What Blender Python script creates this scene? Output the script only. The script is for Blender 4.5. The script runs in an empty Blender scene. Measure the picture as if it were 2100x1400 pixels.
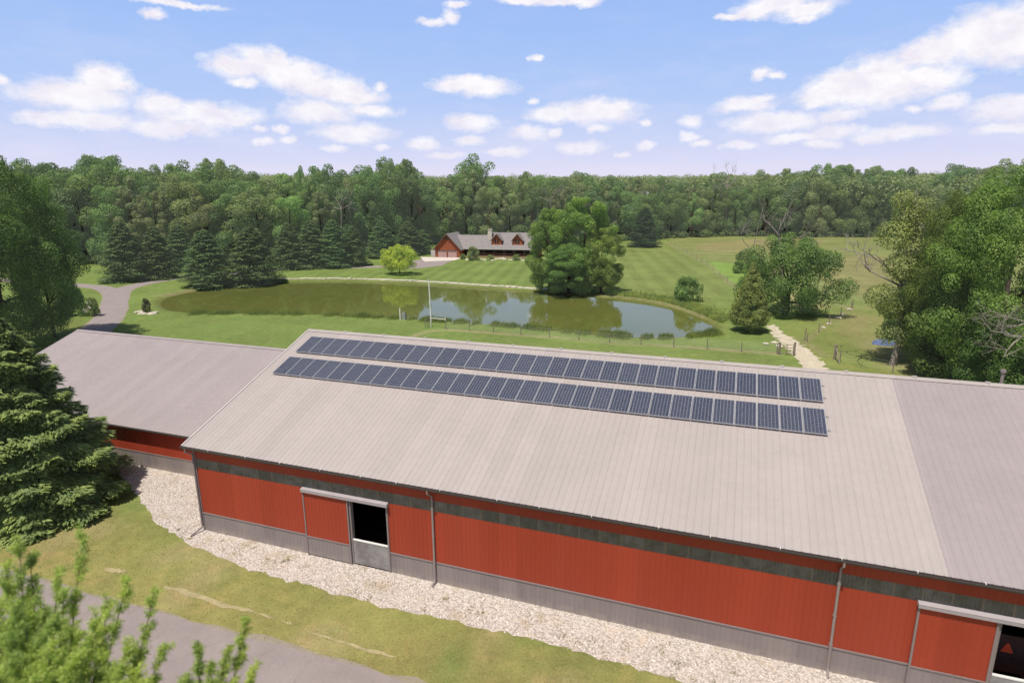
import bpy, math, random
import numpy as np
from mathutils import Vector, Matrix

scene = bpy.context.scene
COL = scene.collection
R = math.radians

# ------------------------------------------------------------------ camera
F, PITCH, ROLL, YAW, CAM = 1244.0, .2385, -.0085, -.348, (26.6, -23.29, 18.5)
c_, s_ = math.cos(YAW), math.sin(YAW)
FW = Vector((s_*math.cos(PITCH), c_*math.cos(PITCH), -math.sin(PITCH)))
R0 = Vector((c_, -s_, 0)); U0 = R0.cross(FW)
RT = R0*math.cos(ROLL) + U0*math.sin(ROLL)
UP = -R0*math.sin(ROLL) + U0*math.cos(ROLL)
cd = bpy.data.cameras.new('camera'); cam = bpy.data.objects.new('camera', cd); COL.objects.link(cam)
cam.matrix_world = Matrix.Translation(CAM) @ Matrix((RT, UP, -FW)).transposed().to_4x4()
cd.sensor_width = 36; cd.lens = F/2100*36; cd.clip_end = 6000; cd.clip_start = .1; cd.dof.use_dof = True; cd.dof.focus_distance = 62; cd.dof.aperture_fstop = .5
scene.camera = cam

def ray(u, v): return FW + RT*((u-1050)/F) + UP*((700-v)/F)
def at(u, v, z=0.):
    """point of the photograph on the level z"""
    d = ray(u, v); return Vector(CAM) + d*((z-CAM[2])/d.z)
def depth(p): return (Vector((p[0], p[1], p[2] if len(p) > 2 else 0))-Vector(CAM)).dot(FW)
def height_to(p, u, v):
    """height above p at which the line of sight (u,v) passes"""
    d = ray(u, v); t = math.hypot(p[0]-CAM[0], p[1]-CAM[1])/math.hypot(d.x, d.y)
    return CAM[2]+d.z*t-p[2]

# ------------------------------------------------------------------ tagging
def tag(o, label=None, cat=None, group=None, kind=None):
    if label: o['label'] = label
    if cat: o['category'] = cat
    if group: o['group'] = group
    if kind: o['kind'] = kind
    return o
def empty(name, loc=(0, 0, 0), rz=0.):
    o = bpy.data.objects.new(name, None); COL.objects.link(o)
    o.location = loc; o.rotation_euler = (0, 0, rz); o.empty_display_size = .5
    return o
def copy_tree(o, parent=None):
    c = o.copy(); COL.objects.link(c)
    if parent is not None: c.parent = parent
    for ch in list(o.children): copy_tree(ch, c)
    return c

# ------------------------------------------------------------------ mesh builder
class MB:
    def __init__(s): s.v = []; s.f = []; s.mi = []
    def quad(s, *p, m=0):
        n = len(s.v); s.v += [tuple(q) for q in p]; s.f.append(tuple(range(n, n+len(p)))); s.mi.append(m)
    def box(s, x0, x1, y0, y1, z0, z1, m=0):
        n = len(s.v)
        s.v += [(x, y, z) for z in (z0, z1) for y in (y0, y1) for x in (x0, x1)]
        for f in ((0, 2, 3, 1), (4, 5, 7, 6), (0, 1, 5, 4), (2, 6, 7, 3), (0, 4, 6, 2), (1, 3, 7, 5)):
            s.f.append(tuple(n+i for i in f)); s.mi.append(m)
        return s
    def tube(s, pts, rad, k=6, m=0, cap=True):
        pts = [Vector(p) for p in pts]
        if not hasattr(rad, '__len__'): rad = [rad]*len(pts)
        n0 = len(s.v)
        for i, p in enumerate(pts):
            d = (pts[min(i+1, len(pts)-1)]-pts[max(i-1, 0)])
            if d.length < 1e-9: d = Vector((0, 0, 1))
            d.normalize()
            a = Vector((1, 0, 0)) if abs(d.x) < .7 else Vector((0, 1, 0))
            e1 = d.cross(a).normalized(); e2 = d.cross(e1)
            for j in range(k):
                t = 2*math.pi*j/k
                s.v.append(tuple(p+(e1*math.cos(t)+e2*math.sin(t))*rad[i]))
        for i in range(len(pts)-1):
            for j in range(k):
                a = n0+i*k+j; b = n0+i*k+(j+1) % k
                s.f.append((a, b, b+k, a+k)); s.mi.append(m)
        if cap:
            s.f.append(tuple(n0+j for j in range(k))[::-1]); s.mi.append(m)
            s.f.append(tuple(n0+(len(pts)-1)*k+j for j in range(k))); s.mi.append(m)
        return s
    def build(s, name, mats, parent=None, smooth=False):
        me = bpy.data.meshes.new(name); me.from_pydata(s.v, [], s.f)
        if not isinstance(mats, (list, tuple)): mats = [mats]
        for m in mats: me.materials.append(m)
        me.polygons.foreach_set('material_index', s.mi)
        if smooth: me.polygons.foreach_set('use_smooth', [True]*len(s.f))
        me.update()
        o = bpy.data.objects.new(name, me); COL.objects.link(o)
        if parent is not None: o.parent = parent
        return o

def quads_mesh(name, V, mat, parent=None, k=4):
    """V: (n*k,3) array, every k verts one face"""
    V = np.asarray(V, dtype=np.float32); n = len(V)//k
    me = bpy.data.meshes.new(name)
    me.vertices.add(n*k); me.vertices.foreach_set('co', V.ravel())
    me.loops.add(n*k); me.loops.foreach_set('vertex_index', np.arange(n*k, dtype=np.int32))
    me.polygons.add(n); me.polygons.foreach_set('loop_start', np.arange(0, n*k, k, dtype=np.int32))
    me.polygons.foreach_set('loop_total', np.full(n, k, dtype=np.int32))
    me.materials.append(mat); me.update(calc_edges=True)
    o = bpy.data.objects.new(name, me); COL.objects.link(o)
    if parent is not None: o.parent = parent
    return o

# ------------------------------------------------------------------ materials
class NT:
    def __init__(s, nt): s.nt = nt
    def n(s, t, **kw):
        nd = s.nt.nodes.new(t)
        for k, v in kw.items():
            if k == 'inp':
                for kk, vv in v.items(): s.put(nd.inputs[kk], vv)
            else: setattr(nd, k, v)
        return nd
    def put(s, sock, v):
        if isinstance(v, bpy.types.NodeSocket): s.nt.links.new(v, sock)
        elif isinstance(v, bpy.types.Node): s.nt.links.new(v.outputs[0], sock)
        else: sock.default_value = v
    def math(s, op, a, b=0., c=0., clamp=False):
        nd = s.nt.nodes.new('ShaderNodeMath'); nd.operation = op; nd.use_clamp = clamp
        s.put(nd.inputs[0], a); s.put(nd.inputs[1], b); s.put(nd.inputs[2], c); return nd.outputs[0]
    def vmath(s, op, a, b=(0, 0, 0), out=0):
        nd = s.nt.nodes.new('ShaderNodeVectorMath'); nd.operation = op
        s.put(nd.inputs[0], a); s.put(nd.inputs[1], b); return nd.outputs[out]
    def mix(s, f, a, b, bt='MIX'):
        nd = s.nt.nodes.new('ShaderNodeMix'); nd.data_type = 'RGBA'; nd.blend_type = bt
        s.put(nd.inputs[0], f)
        for i, v in ((6, a), (7, b)):
            if isinstance(v, tuple) and len(v) == 3: v = (*v, 1)
            s.put(nd.inputs[i], v)
        return nd.outputs[2]
    def noise(s, vec, scale, detail=4, rough=.55, out=0, dist=0.):
        nd = s.nt.nodes.new('ShaderNodeTexNoise')
        if vec is not None: s.put(nd.inputs['Vector'], vec)
        nd.inputs['Scale'].default_value = scale; nd.inputs['Detail'].default_value = detail
        nd.inputs['Roughness'].default_value = rough; nd.inputs['Distortion'].default_value = dist
        return nd.outputs[out]
    def ramp(s, f, lo, hi, a=0., b=1.):
        nd = s.nt.nodes.new('ShaderNodeMapRange'); nd.clamp = True
        s.put(nd.inputs[0], f)
        for i, v in enumerate((lo, hi, a, b)): nd.inputs[i+1].default_value = v
        return nd.outputs[0]
    def bump(s, h, strength, dist):
        nd = s.nt.nodes.new('ShaderNodeBump'); nd.inputs['Strength'].default_value = strength
        nd.inputs['Distance'].default_value = dist; s.put(nd.inputs['Height'], h); return nd.outputs[0]

def new_mat(name):
    m = bpy.data.materials.new(name); m.use_nodes = True
    t = NT(m.node_tree); b = m.node_tree.nodes['Principled BSDF']
    co = t.n('ShaderNodeTexCoord')
    return m, t, b, co
def sB(t, b, **kw):
    for k, v in kw.items():
        if isinstance(v, tuple) and len(v) == 3 and k != 'Normal': v = (*v, 1)
        t.put(b.inputs[k.replace('_', ' ')], v)

def mat(name, col, rough=.7, metal=0., var=.12, scale=3., bump=0., bscale=40., spec=.3, dirt=None, streak=False, sheets=0., base=None):
    """general painted/weathered surface: two octaves of tone variation, optional dirt and bump"""
    m, t, b, co = new_mat(name)
    v = co.outputs['Object']
    if streak:
        mp = t.n('ShaderNodeMapping', inp={'Vector': v, 'Scale': (1, 1, .12)}); vv = mp.outputs[0]
    else: vv = v
    n1 = t.noise(vv, scale, 5, .6); n2 = t.noise(v, scale*9, 3, .6)
    f = t.math('ADD', t.math('MULTIPLY', n1, .65), t.math('MULTIPLY', n2, .35))
    k = t.ramp(f, .3, .7, 1-var, 1+var)
    c = t.vmath('MULTIPLY', (*col,), k)
    if sheets:
        sp = t.n('ShaderNodeSeparateXYZ', inp={0: v}); wn = t.n('ShaderNodeTexWhiteNoise', noise_dimensions='1D')
        sx_ = t.math('MULTIPLY', sp.outputs[0], 1/.915); t.put(wn.inputs['W'], t.math('FLOOR', sx_))
        c = t.vmath('MULTIPLY', c, t.ramp(wn.outputs[0], 0, 1, 1-sheets, 1+sheets))
        c = t.mix(t.math('MULTIPLY', t.math('LESS_THAN', t.math('FRACT', sx_), .022), .22), c, tuple(x*.6 for x in col))
        scr = t.math('MULTIPLY', t.math('LESS_THAN', t.math('ABSOLUTE', t.math('SUBTRACT', t.math('FRACT', t.math('MULTIPLY', t.math('ADD', sp.outputs[1], sp.outputs[2]), 1/.76)), .5)), .025),
                     t.math('LESS_THAN', t.math('FRACT', t.math('MULTIPLY', sp.outputs[0], 1/.2288)), .16))
        c = t.mix(t.math('MULTIPLY', scr, .35), c, tuple(x*.55 for x in col))
    if base:
        sp2 = t.n('ShaderNodeSeparateXYZ', inp={0: v})
        bm_ = t.math('MULTIPLY', t.ramp(sp2.outputs[2], .02, .42, .75, 0), t.ramp(t.noise(v, 2.2, 6, .7), .38, .66))
        c = t.mix(bm_, c, base)
    if dirt:
        dm = t.ramp(t.noise(vv, scale*.7, 6, .7), dirt[1], dirt[1]+.18)
        c = t.mix(t.math('MULTIPLY', dm, dirt[2]), c, dirt[0])
    sB(t, b, Base_Color=c, Metallic=metal, Roughness=t.ramp(n2, .2, .8, max(.02, rough-.1), min(1, rough+.1)))
    b.inputs['Specular IOR Level'].default_value = spec
    if bump: sB(t, b, Normal=t.bump(t.noise(v, bscale, 4, .6), .6, bump))
    return m

M = {}
M['roof_tan'] = mat('roof_tan_metal', (.385, .34, .32), .5, .0, .05, .35, spec=.35, sheets=.035, dirt=((.32, .29, .275), .52, .35))
M['roof_mauve'] = mat('roof_mauve_metal', (.325, .282, .280), .5, .0, .05, .4, spec=.35, sheets=.035, dirt=((.26, .225, .225), .52, .3))
M['red'] = mat('red_painted_steel', (.335, .049, .023), .5, 0, .09, .8, spec=.3, streak=True, sheets=.06, dirt=((.33, .06, .035), .5, .35))
M['wains'] = mat('grey_brown_steel', (.245, .205, .195), .55, 0, .10, .9, spec=.3, streak=True, sheets=.07, base=(.42, .36, .29), dirt=((.34, .29, .25), .5, .4))
M['trim'] = mat('taupe_trim', (.24, .20, .19), .5, 0, .1, 2.)
M['trim_lt'] = mat('light_trim', (.50, .45, .43), .45, 0, .08, 2.)
M['trim_mid'] = mat('taupe_downspout', (.27, .225, .20), .5, 0, .12, 1.5)
M['track_cover'] = mat('door_track_cover', (.37, .33, .335), .45, 0, .1, 2.)
M['backboard'] = mat('dark_brown_board', (.085, .042, .034), .8, 0, .3, 3.)
M['gutter'] = mat('dark_bronze_gutter', (.085, .072, .066), .45, 0, .12, 1.5)
M['strip'] = None
M['alu'] = mat('brushed_aluminium', (.62, .62, .64), .35, .6, .06, 6.)
M['dark'] = mat('dark_interior', (.15, .09, .075), .9, 0, .2, 1.)
M['intfloor'] = mat('barn_earth_floor', (.09, .07, .05), .95, 0, .3, 1.5)
M['gate'] = mat('scuffed_grey_gate', (.30, .285, .275), .5, .1, .25, 1.2, dirt=((.14, .12, .11), .45, .7))
M['white'] = mat('white_paint', (.75, .74, .70), .5, 0, .08, 4.)
M['orange'] = mat('orange_reflector', (.9, .12, .04), .4, 0, .05, 4.)
M['bark'] = mat('bark', (.105, .082, .065), .95, 0, .35, 2.5, .03, 14)
M['bark_pale'] = mat('pale_dead_wood', (.30, .26, .225), .9, 0, .25, 2.5, .02, 14)
M['earth'] = mat('bare_dry_earth', (.37, .31, .17), .95, 0, .3, 2., .01, 20)
M['track'] = mat('pale_track', (.50, .44, .335), .95, 0, .28, 1.3, .03, 8, dirt=((.20, .20, .08), .55, .8))
M['kerb_dirt'] = mat('dusty_shoulder', (.27, .235, .18), .95, 0, .25, 1.2, .01, 20)
M['wood_post'] = mat('weathered_post', (.23, .19, .16), .9, 0, .25, 5, .01, 30)
M['wire'] = mat('galvanised_wire', (.34, .35, .34), .5, .4, .1, 5)
M['log'] = mat('stained_log', (.36, .105, .045), .65, 0, .2, 1.5, .03, 8)
M['log_dk'] = mat('dark_brown_fascia', (.14, .065, .045), .7, 0, .15, 2)
M['shingle'] = mat('grey_shingle', (.235, .215, .21), .9, 0, .16, 1.2, .02, 9)
M['stone'] = mat('cream_stone', (.55, .49, .40), .9, 0, .25, 1.5, .06, 6)
M['glass'] = mat('window_glass', (.03, .035, .04), .08, 0, .1, 2, spec=.6)
M['gdoor'] = mat('garage_door', (.42, .27, .24), .6, 0, .1, 2)
M['porch'] = mat('shaded_porch_wall', (.045, .026, .022), .8, 0, .2, 1.5)  # porch shadow is put into this dark wall colour
M['deck'] = mat('porch_deck', (.33, .20, .15), .7, 0, .15, 2)
M['blue'] = mat('blue_tarp', (.13, .17, .32), .5, 0, .15, 2, .05, 3)
M['concrete'] = mat('pale_concrete', (.58, .52, .47), .9, 0, .12, 1.2, .01, 20)

# corrugated translucent strip: alternating weathered green-grey sheets
m, t, b, co = new_mat('translucent_sheet'); M['strip'] = m
sp = t.n('ShaderNodeSeparateXYZ', inp={0: co.outputs['Object']})
cell = t.math('FLOOR', t.math('MULTIPLY', sp.outputs[0], 1/.92))
wn = t.n('ShaderNodeTexWhiteNoise', noise_dimensions='1D'); t.put(wn.inputs['W'], cell)
c = t.mix(wn.outputs[0], (.12, .122, .10), (.20, .19, .165))
c = t.mix(t.ramp(t.noise(co.outputs['Object'], 2.2, 5, .7), .42, .7), c, (.08, .068, .05))
fr = t.math('FRACT', t.math('MULTIPLY', sp.outputs[0], 1/.92))
c = t.mix(t.math('LESS_THAN', fr, .055), c, (.22, .18, .13))
sB(t, b, Base_Color=c, Roughness=.45)

# solar laminate
m, t, b, co = new_mat('solar_cells'); M['cells'] = m
sp = t.n('ShaderNodeSeparateXYZ', inp={0: co.outputs['Object']})
X, Y = sp.outputs[0], sp.outputs[1]
def gridline(x, period, w):
    f = t.math('FRACT', t.math('ADD', t.math('MULTIPLY', x, 1/period), 100.))
    return t.math('LESS_THAN', f, w/period)
gx = gridline(X, .158, .012); gy = gridline(Y, .1535, .011)
bus = gridline(t.math('ADD', X, -.045), .079, .0035)
wn = t.n('ShaderNodeTexWhiteNoise', noise_dimensions='3D')
t.put(wn.inputs['Vector'], t.vmath('FLOOR', t.vmath('MULTIPLY', co.outputs['Object'], (1/.158, 1/.1535, 0))))
oi = t.n('ShaderNodeObjectInfo')
k = t.math('ADD', t.math('MULTIPLY', wn.outputs[0], .35), t.math('MULTIPLY', oi.outputs['Random'], .5))
c = t.mix(k, (.026, .032, .058), (.048, .054, .084))
c = t.mix(t.math('MULTIPLY', bus, .35), c, (.35, .37, .42))
c = t.mix(t.math('MAXIMUM', gx, gy), c, (.30, .31, .35))
sB(t, b, Base_Color=c, Roughness=.22)
b.inputs['Specular IOR Level'].default_value = .35

# foliage: tint from obj.color, clump and leaf variation
def leaf_mat(name, transl=.3, cs=.35, gloss=.35, light=(2.0, 1.88, 1.32), darkc=(1.10, 1.16, 1.08)):
    m, t, b, co = new_mat(name)
    oi = t.n('ShaderNodeObjectInfo'); ge = t.n('ShaderNodeNewGeometry')
    n1 = t.noise(co.outputs['Object'], cs, 3, .6)
    k1 = t.ramp(n1, .33, .67)
    c = t.vmath('MULTIPLY', oi.outputs['Color'], t.mix(k1, darkc, light))
    k2 = t.ramp(ge.outputs['Random Per Island'], 0, 1, .80, 1.20)
    c = t.vmath('MULTIPLY', c, k2)
    hs = t.n('ShaderNodeHueSaturation', inp={'Color': c, 'Hue': t.ramp(oi.outputs['Random'], 0, 1, .482, .516), 'Saturation': .96,
             'Value': t.ramp(oi.outputs['Random'], 0, 1, .85, 1.15)})
    sB(t, b, Base_Color=hs.outputs[0], Roughness=.6)
    b.inputs['Specular IOR Level'].default_value = gloss
    tr = t.n('ShaderNodeBsdfTranslucent', inp={'Color': t.vmath('MULTIPLY', hs.outputs[0], (1.2, 1.5, .6))})
    ms = t.n('ShaderNodeMixShader', inp={0: transl})
    t.put(ms.inputs[1], b.outputs[0]); t.put(ms.inputs[2], tr.outputs[0])
    # painted haze: leaves glow faintly, more with world distance from a fixed farm point
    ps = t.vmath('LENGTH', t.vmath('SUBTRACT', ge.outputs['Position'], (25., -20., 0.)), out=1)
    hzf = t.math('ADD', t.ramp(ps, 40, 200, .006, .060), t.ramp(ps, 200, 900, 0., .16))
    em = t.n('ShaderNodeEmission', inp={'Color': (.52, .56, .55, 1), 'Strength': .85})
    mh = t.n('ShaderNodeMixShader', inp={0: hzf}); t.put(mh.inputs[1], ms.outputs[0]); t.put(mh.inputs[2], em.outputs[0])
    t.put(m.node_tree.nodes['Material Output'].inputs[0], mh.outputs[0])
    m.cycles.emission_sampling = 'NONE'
    return m
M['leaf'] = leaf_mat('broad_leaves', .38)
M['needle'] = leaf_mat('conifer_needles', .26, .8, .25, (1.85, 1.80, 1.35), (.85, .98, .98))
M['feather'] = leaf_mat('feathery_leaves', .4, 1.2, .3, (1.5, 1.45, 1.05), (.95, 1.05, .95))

# ------------------------------------------------------------------ ground
def poly_px(pts, z=0.): return np.array([tuple(at(u, v, z))[:2] for u, v in pts])
def sdist(P, poly):
    """signed distance (+inside) of points P (n,2) to polygon"""
    d = np.full(len(P), 1e9); ins = np.zeros(len(P), bool)
    for i in range(len(poly)):
        a = poly[i]; b_ = poly[(i+1) % len(poly)]; e = b_-a
        w = P-a; tt = np.clip((w@e)/(e@e), 0, 1)
        d = np.minimum(d, np.hypot(*(w-np.outer(tt, e)).T))
        c1 = (a[1] <= P[:, 1]) & (b_[1] > P[:, 1]); c2 = (b_[1] <= P[:, 1]) & (a[1] > P[:, 1])
        cr = e[0]*w[:, 1]-e[1]*w[:, 0]
        ins ^= (c1 & (cr > 0)) | (c2 & (cr < 0))
    return np.where(ins, d, -d)
def smooth_closed(poly, n=2):
    for _ in range(n):
        q = np.roll(poly, -1, 0); poly = np.stack([poly*.75+q*.25, poly*.25+q*.75], 1).reshape(-1, 2)
    return poly
def smooth_open(p, n=2):
    p = np.array([tuple(q)[:2] for q in p])
    for _ in range(n):
        q = [p[0]]
        for a, b_ in zip(p[:-1], p[1:]): q += [a*.75+b_*.25, a*.25+b_*.75]
        q.append(p[-1]); p = np.array(q)
    return p
def linedist(P, line, w=None):
    d = np.full(len(P), 1e9)
    for a, b_ in zip(line[:-1], line[1:]):
        e = b_-a; W = P-a; tt = np.clip((W@e)/(e@e+1e-9), 0, 1)
        d = np.minimum(d, np.hypot(*(W-np.outer(tt, e)).T))
    return d
sstep = lambda x, a, b_: (lambda q: q*q*(3-2*q))(np.clip((x-a)/(b_-a), 0, 1))

POND = smooth_closed(poly_px([(318, 618), (345, 603), (400, 592), (470, 584), (570, 577), (700, 574), (850, 579), (1000, 589), (1130, 597), (1200, 603),
    (1290, 609), (1370, 622), (1430, 641), (1478, 664), (1470, 682), (1400, 690), (1320, 691), (1240, 686), (1130, 675), (1000, 663), (900, 656),
    (800, 650), (650, 643), (500, 641), (400, 641), (335, 634)]), 2)
WATER_Z = -.35
def fr(spec):
    out = []
    for a, b_, st in spec: out += list(np.arange(a, b_, st))
    return out
def outward(x, lim, s0, g=1.18):
    o = []; st = s0
    while abs(x) < lim: x += math.copysign(st, s0) if s0 < 0 else st; o.append(x); st = st*g
    return o
xs = sorted([-x for x in outward(130, 2500, 3)] + fr([(-130, -30, 1.2), (-30, 46, .6), (46, 131, 1.6)]) + outward(131, 2500, 3))
ys = sorted([-y for y in outward(31, 300, 1.5)] + fr([(-30, 6, .5), (6, 122, 1.), (122, 290, 2.5)]) + outward(290, 3500, 4))
xs, ys = np.array(xs), np.array(ys)
GX, GY = np.meshgrid(xs, ys); P2 = np.stack([GX.ravel(), GY.ravel()], 1)
sd = sdist(P2, POND)
def rnd_wave(P, seed, L):
    r = np.random.RandomState(seed); o = np.zeros(len(P))
    for i in range(7):
        a = r.rand()*6.28; l = L*(.5+r.rand()*1.2)
        o += np.sin((P[:, 0]*math.cos(a)+P[:, 1]*math.sin(a))*6.28/l+r.rand()*6.28)
    return o/7
Z = -1.3*sstep(sd, -.8, 3.0)
farm = sstep(np.hypot(P2[:, 0]-10, P2[:, 1]-20), 130, 400)
Z += farm*rnd_wave(P2, 3, 260)*2.2
gverts = np.stack([P2[:, 0], P2[:, 1], Z], 1)
nx, ny = len(xs), len(ys)
idx = np.arange(nx*ny).reshape(ny, nx)
gf = np.stack([idx[:-1, :-1], idx[:-1, 1:], idx[1:, 1:], idx[1:, :-1]], -1).reshape(-1, 4)
me = bpy.data.meshes.new('ground')
me.vertices.add(len(gverts)); me.vertices.foreach_set('co', gverts.astype(np.float32).ravel())
me.loops.add(gf.size); me.loops.foreach_set('vertex_index', gf.astype(np.int32).ravel())
me.polygons.add(len(gf)); me.polygons.foreach_set('loop_start', np.arange(0, gf.size, 4, dtype=np.int32))
me.polygons.foreach_set('loop_total', np.full(len(gf), 4, dtype=np.int32))
me.polygons.foreach_set('use_smooth', np.ones(len(gf), bool)); me.update(calc_edges=True)
# colours
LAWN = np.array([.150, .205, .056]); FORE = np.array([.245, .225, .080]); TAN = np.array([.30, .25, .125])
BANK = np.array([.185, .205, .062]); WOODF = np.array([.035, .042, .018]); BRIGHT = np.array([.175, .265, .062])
DIRT = np.array([.36, .30, .18]); FIELD = np.array([.185, .210, .075]); OLIVE = np.array([.165, .205, .062])
col = np.tile(LAWN, (len(P2), 1))
def lay(mask, c, k=1.):
    global col
    mm = (mask*k)[:, None]; col = col*(1-mm)+c*mm
wob = rnd_wave(P2, 5, 14); wob2 = rnd_wave(P2, 8, 5)
def region(pts, c, edge=1.5, k=1., wv=1.):
    d = sdist(P2, smooth_closed(poly_px(pts), 2))+wob*wv+wob2*wv*.4
    lay(sstep(d, -edge, edge), c, k)
lay(sstep(-P2[:, 1]+wob*2, -4, 6), FORE)
region([(1240, 610), (1260, 500), (1380, 478), (1500, 560), (1480, 650)], OLIVE, 3)
region([(1365, 500), (1390, 482), (1500, 481), (1900, 480), (2400, 500), (2400, 640), (1850, 625), (1700, 610), (1520, 560), (1440, 530)], FIELD, 2)
region([(1420, 500), (1560, 488), (1700, 490), (1650, 510), (1440, 520)], TAN*.85, 3, .6, 2)
region([(1640, 530), (1850, 520), (1850, 600), (1720, 600)], TAN*.8, 4, .5, 3)
region([(1445, 535), (1500, 538), (1560, 560), (1560, 590), (1510, 588)], BRIGHT, .7, .95, .3)
region([(1590, 700), (1640, 640), (1900, 600), (2000, 800), (1720, 800)], BANK*1.02, 3, .7)
region([(1590, 612), (1640, 600), (1700, 618), (1690, 632), (1600, 640)], TAN*1.1, 1.2, .7)
region([(1740, 690), (1830, 690), (1990, 780), (1880, 800)], DIRT*.75, 1.5, .45, 1)
region([(1700, 650), (1800, 640), (1800, 690), (1720, 690)], TAN*.8, 2, .55, 1.5)
region([(590, 760), (900, 690), (1800, 745), (1800, 900), (600, 900)], OLIVE*1.02, 2, .5)
region([(100, 1030), (170, 1045), (250, 1080), (150, 1115), (60, 1090)], TAN*1.1, .7, .55, .6)
region([(-40, 640), (130, 640), (230, 690), (110, 740), (-100, 760)], BANK*.8, 2, .6)
lay(sstep(rnd_wave(P2, 12, 7), .05, .5)*sstep(-P2[:, 1], -3, 1), TAN, .6); lay(sstep(rnd_wave(P2, 19, 4), .25, .7)*sstep(-P2[:, 1], -3, 1), LAWN, .5)
lay(sstep(sd, -1.8, -.4), BANK*.95, .4)
lay(sstep(sd, -.9, .3), np.array([.11, .12, .04]), .8)
tan_line = smooth_open([at(u, v) for u, v in ((845, 690), (872, 680), (905, 676), (1000, 681), (1250, 703), (1400, 712), (1600, 727))], 1)
lay(1-sstep(linedist(P2, tan_line), .15, .75), DIRT*.9, .7)
for ln, w_ in (([(1628, 600), (1690, 612), (1745, 634)], .8), ([(1745, 634), (1850, 630)], .6), ([(1600, 690), (1650, 700), (1690, 730)], .6), ([(1748, 634), (1700, 660), (1655, 700)], .35),
               ([(1140, 600), (1250, 604), (1330, 612), (1400, 628), (1450, 648)], 1.1), ([(1370, 498), (1450, 540), (1510, 592)], .6), ([(330, 606), (380, 597), (415, 588)], 1.3)):
    lay(1-sstep(linedist(P2, smooth_open([at(*q) for q in ln], 1)), w_*.3, w_*1.3), DIRT*.72, .5)
# wood floor
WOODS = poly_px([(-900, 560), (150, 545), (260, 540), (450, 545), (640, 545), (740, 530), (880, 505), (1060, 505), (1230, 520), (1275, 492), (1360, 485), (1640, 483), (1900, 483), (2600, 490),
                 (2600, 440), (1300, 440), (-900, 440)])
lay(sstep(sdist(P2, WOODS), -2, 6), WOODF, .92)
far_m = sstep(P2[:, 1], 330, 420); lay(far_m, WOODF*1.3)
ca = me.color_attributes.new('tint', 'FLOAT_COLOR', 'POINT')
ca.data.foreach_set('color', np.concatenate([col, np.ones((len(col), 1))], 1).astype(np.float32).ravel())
def fattr(name, vals):
    a = me.attributes.new(name, 'FLOAT', 'POINT'); a.data.foreach_set('value', vals.astype(np.float32))
lawn_h = sdist(P2, poly_px([(575, 560), (760, 556), (935, 545), (960, 533), (1130, 536), (1130, 593), (850, 574), (575, 572)]))
lawn_r = sdist(P2, poly_px([(1245, 600), (1262, 508), (1368, 492), (1440, 540), (1500, 590), (1480, 630), (1300, 600)]))
fattr('stripe_a', sstep(lawn_h, -.5, 1.5)); fattr('stripe_b', sstep(lawn_r, -.5, 2.))
fld = sdist(P2, poly_px([(1400, 484), (1900, 482), (1900, 622), (1700, 610), (1540, 570)])); fattr('stripe_c', sstep(fld, 0, 4))

m, t, b, co = new_mat('grass_ground'); M['ground'] = m
O = co.outputs['Object']
ac = t.n('ShaderNodeAttribute', attribute_name='tint')
def stripes(an, p, q, period):
    d = (at(*q)-at(*p)); d.z = 0; d.normalize(); nrm = Vector((-d.y, d.x, 0))
    dp = t.vmath('DOT_PRODUCT', O, tuple(nrm), 1)
    dp = t.math('ADD', dp, t.math('MULTIPLY', t.noise(O, .12, 2), 1.2))
    w = t.math('SINE', t.math('MULTIPLY', dp, 2*math.pi/period))
    return t.math('MULTIPLY', t.ramp(w, -.5, .5, -1, 1), t.n('ShaderNodeAttribute', attribute_name=an).outputs['Fac'])
sa = stripes('stripe_a', (897, 583), (960, 545), 3.4)
sb_ = stripes('stripe_b', (1383, 560), (1312, 502), 4.6)
sc_ = stripes('stripe_c', (1400, 560), (1800, 556), 9.)
st = t.math('ADD', t.math('ADD', t.math('MULTIPLY', sa, .075), t.math('MULTIPLY', sb_, .06)), t.math('MULTIPLY', sc_, .04))
big = t.noise(O, .11, 5, .6); mid = t.noise(O, 1.1, 6, .68); fine = t.noise(O, 9., 6, .75)
k = t.math('ADD', t.math('ADD', t.ramp(big, .3, .7, -.16, .16), t.ramp(mid, .3, .7, -.17, .17)), t.ramp(fine, .25, .75, -.28, .28))
k = t.math('ADD', t.math('ADD', k, st), 1.)
c = t.vmath('MULTIPLY', ac.outputs['Color'], k)
dry = t.ramp(t.noise(O, .5, 7, .72, dist=.6), .52, .72, 0, .42)
c = t.mix(dry, c, t.vmath('MULTIPLY', c, (1.75, 1.22, 1.55)))
lush = t.ramp(t.noise(O, .33, 6, .7, dist=.4), .56, .72, 0, .5)
c = t.mix(lush, c, t.vmath('MULTIPLY', c, (.66, .86, .7)))
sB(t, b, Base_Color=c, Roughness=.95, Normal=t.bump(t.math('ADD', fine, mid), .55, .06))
b.inputs['Specular IOR Level'].default_value = .1
me.materials.append(m)
tag(bpy.data.objects.new('ground', me), kind='structure'); COL.objects.link(bpy.data.objects['ground'])

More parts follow.
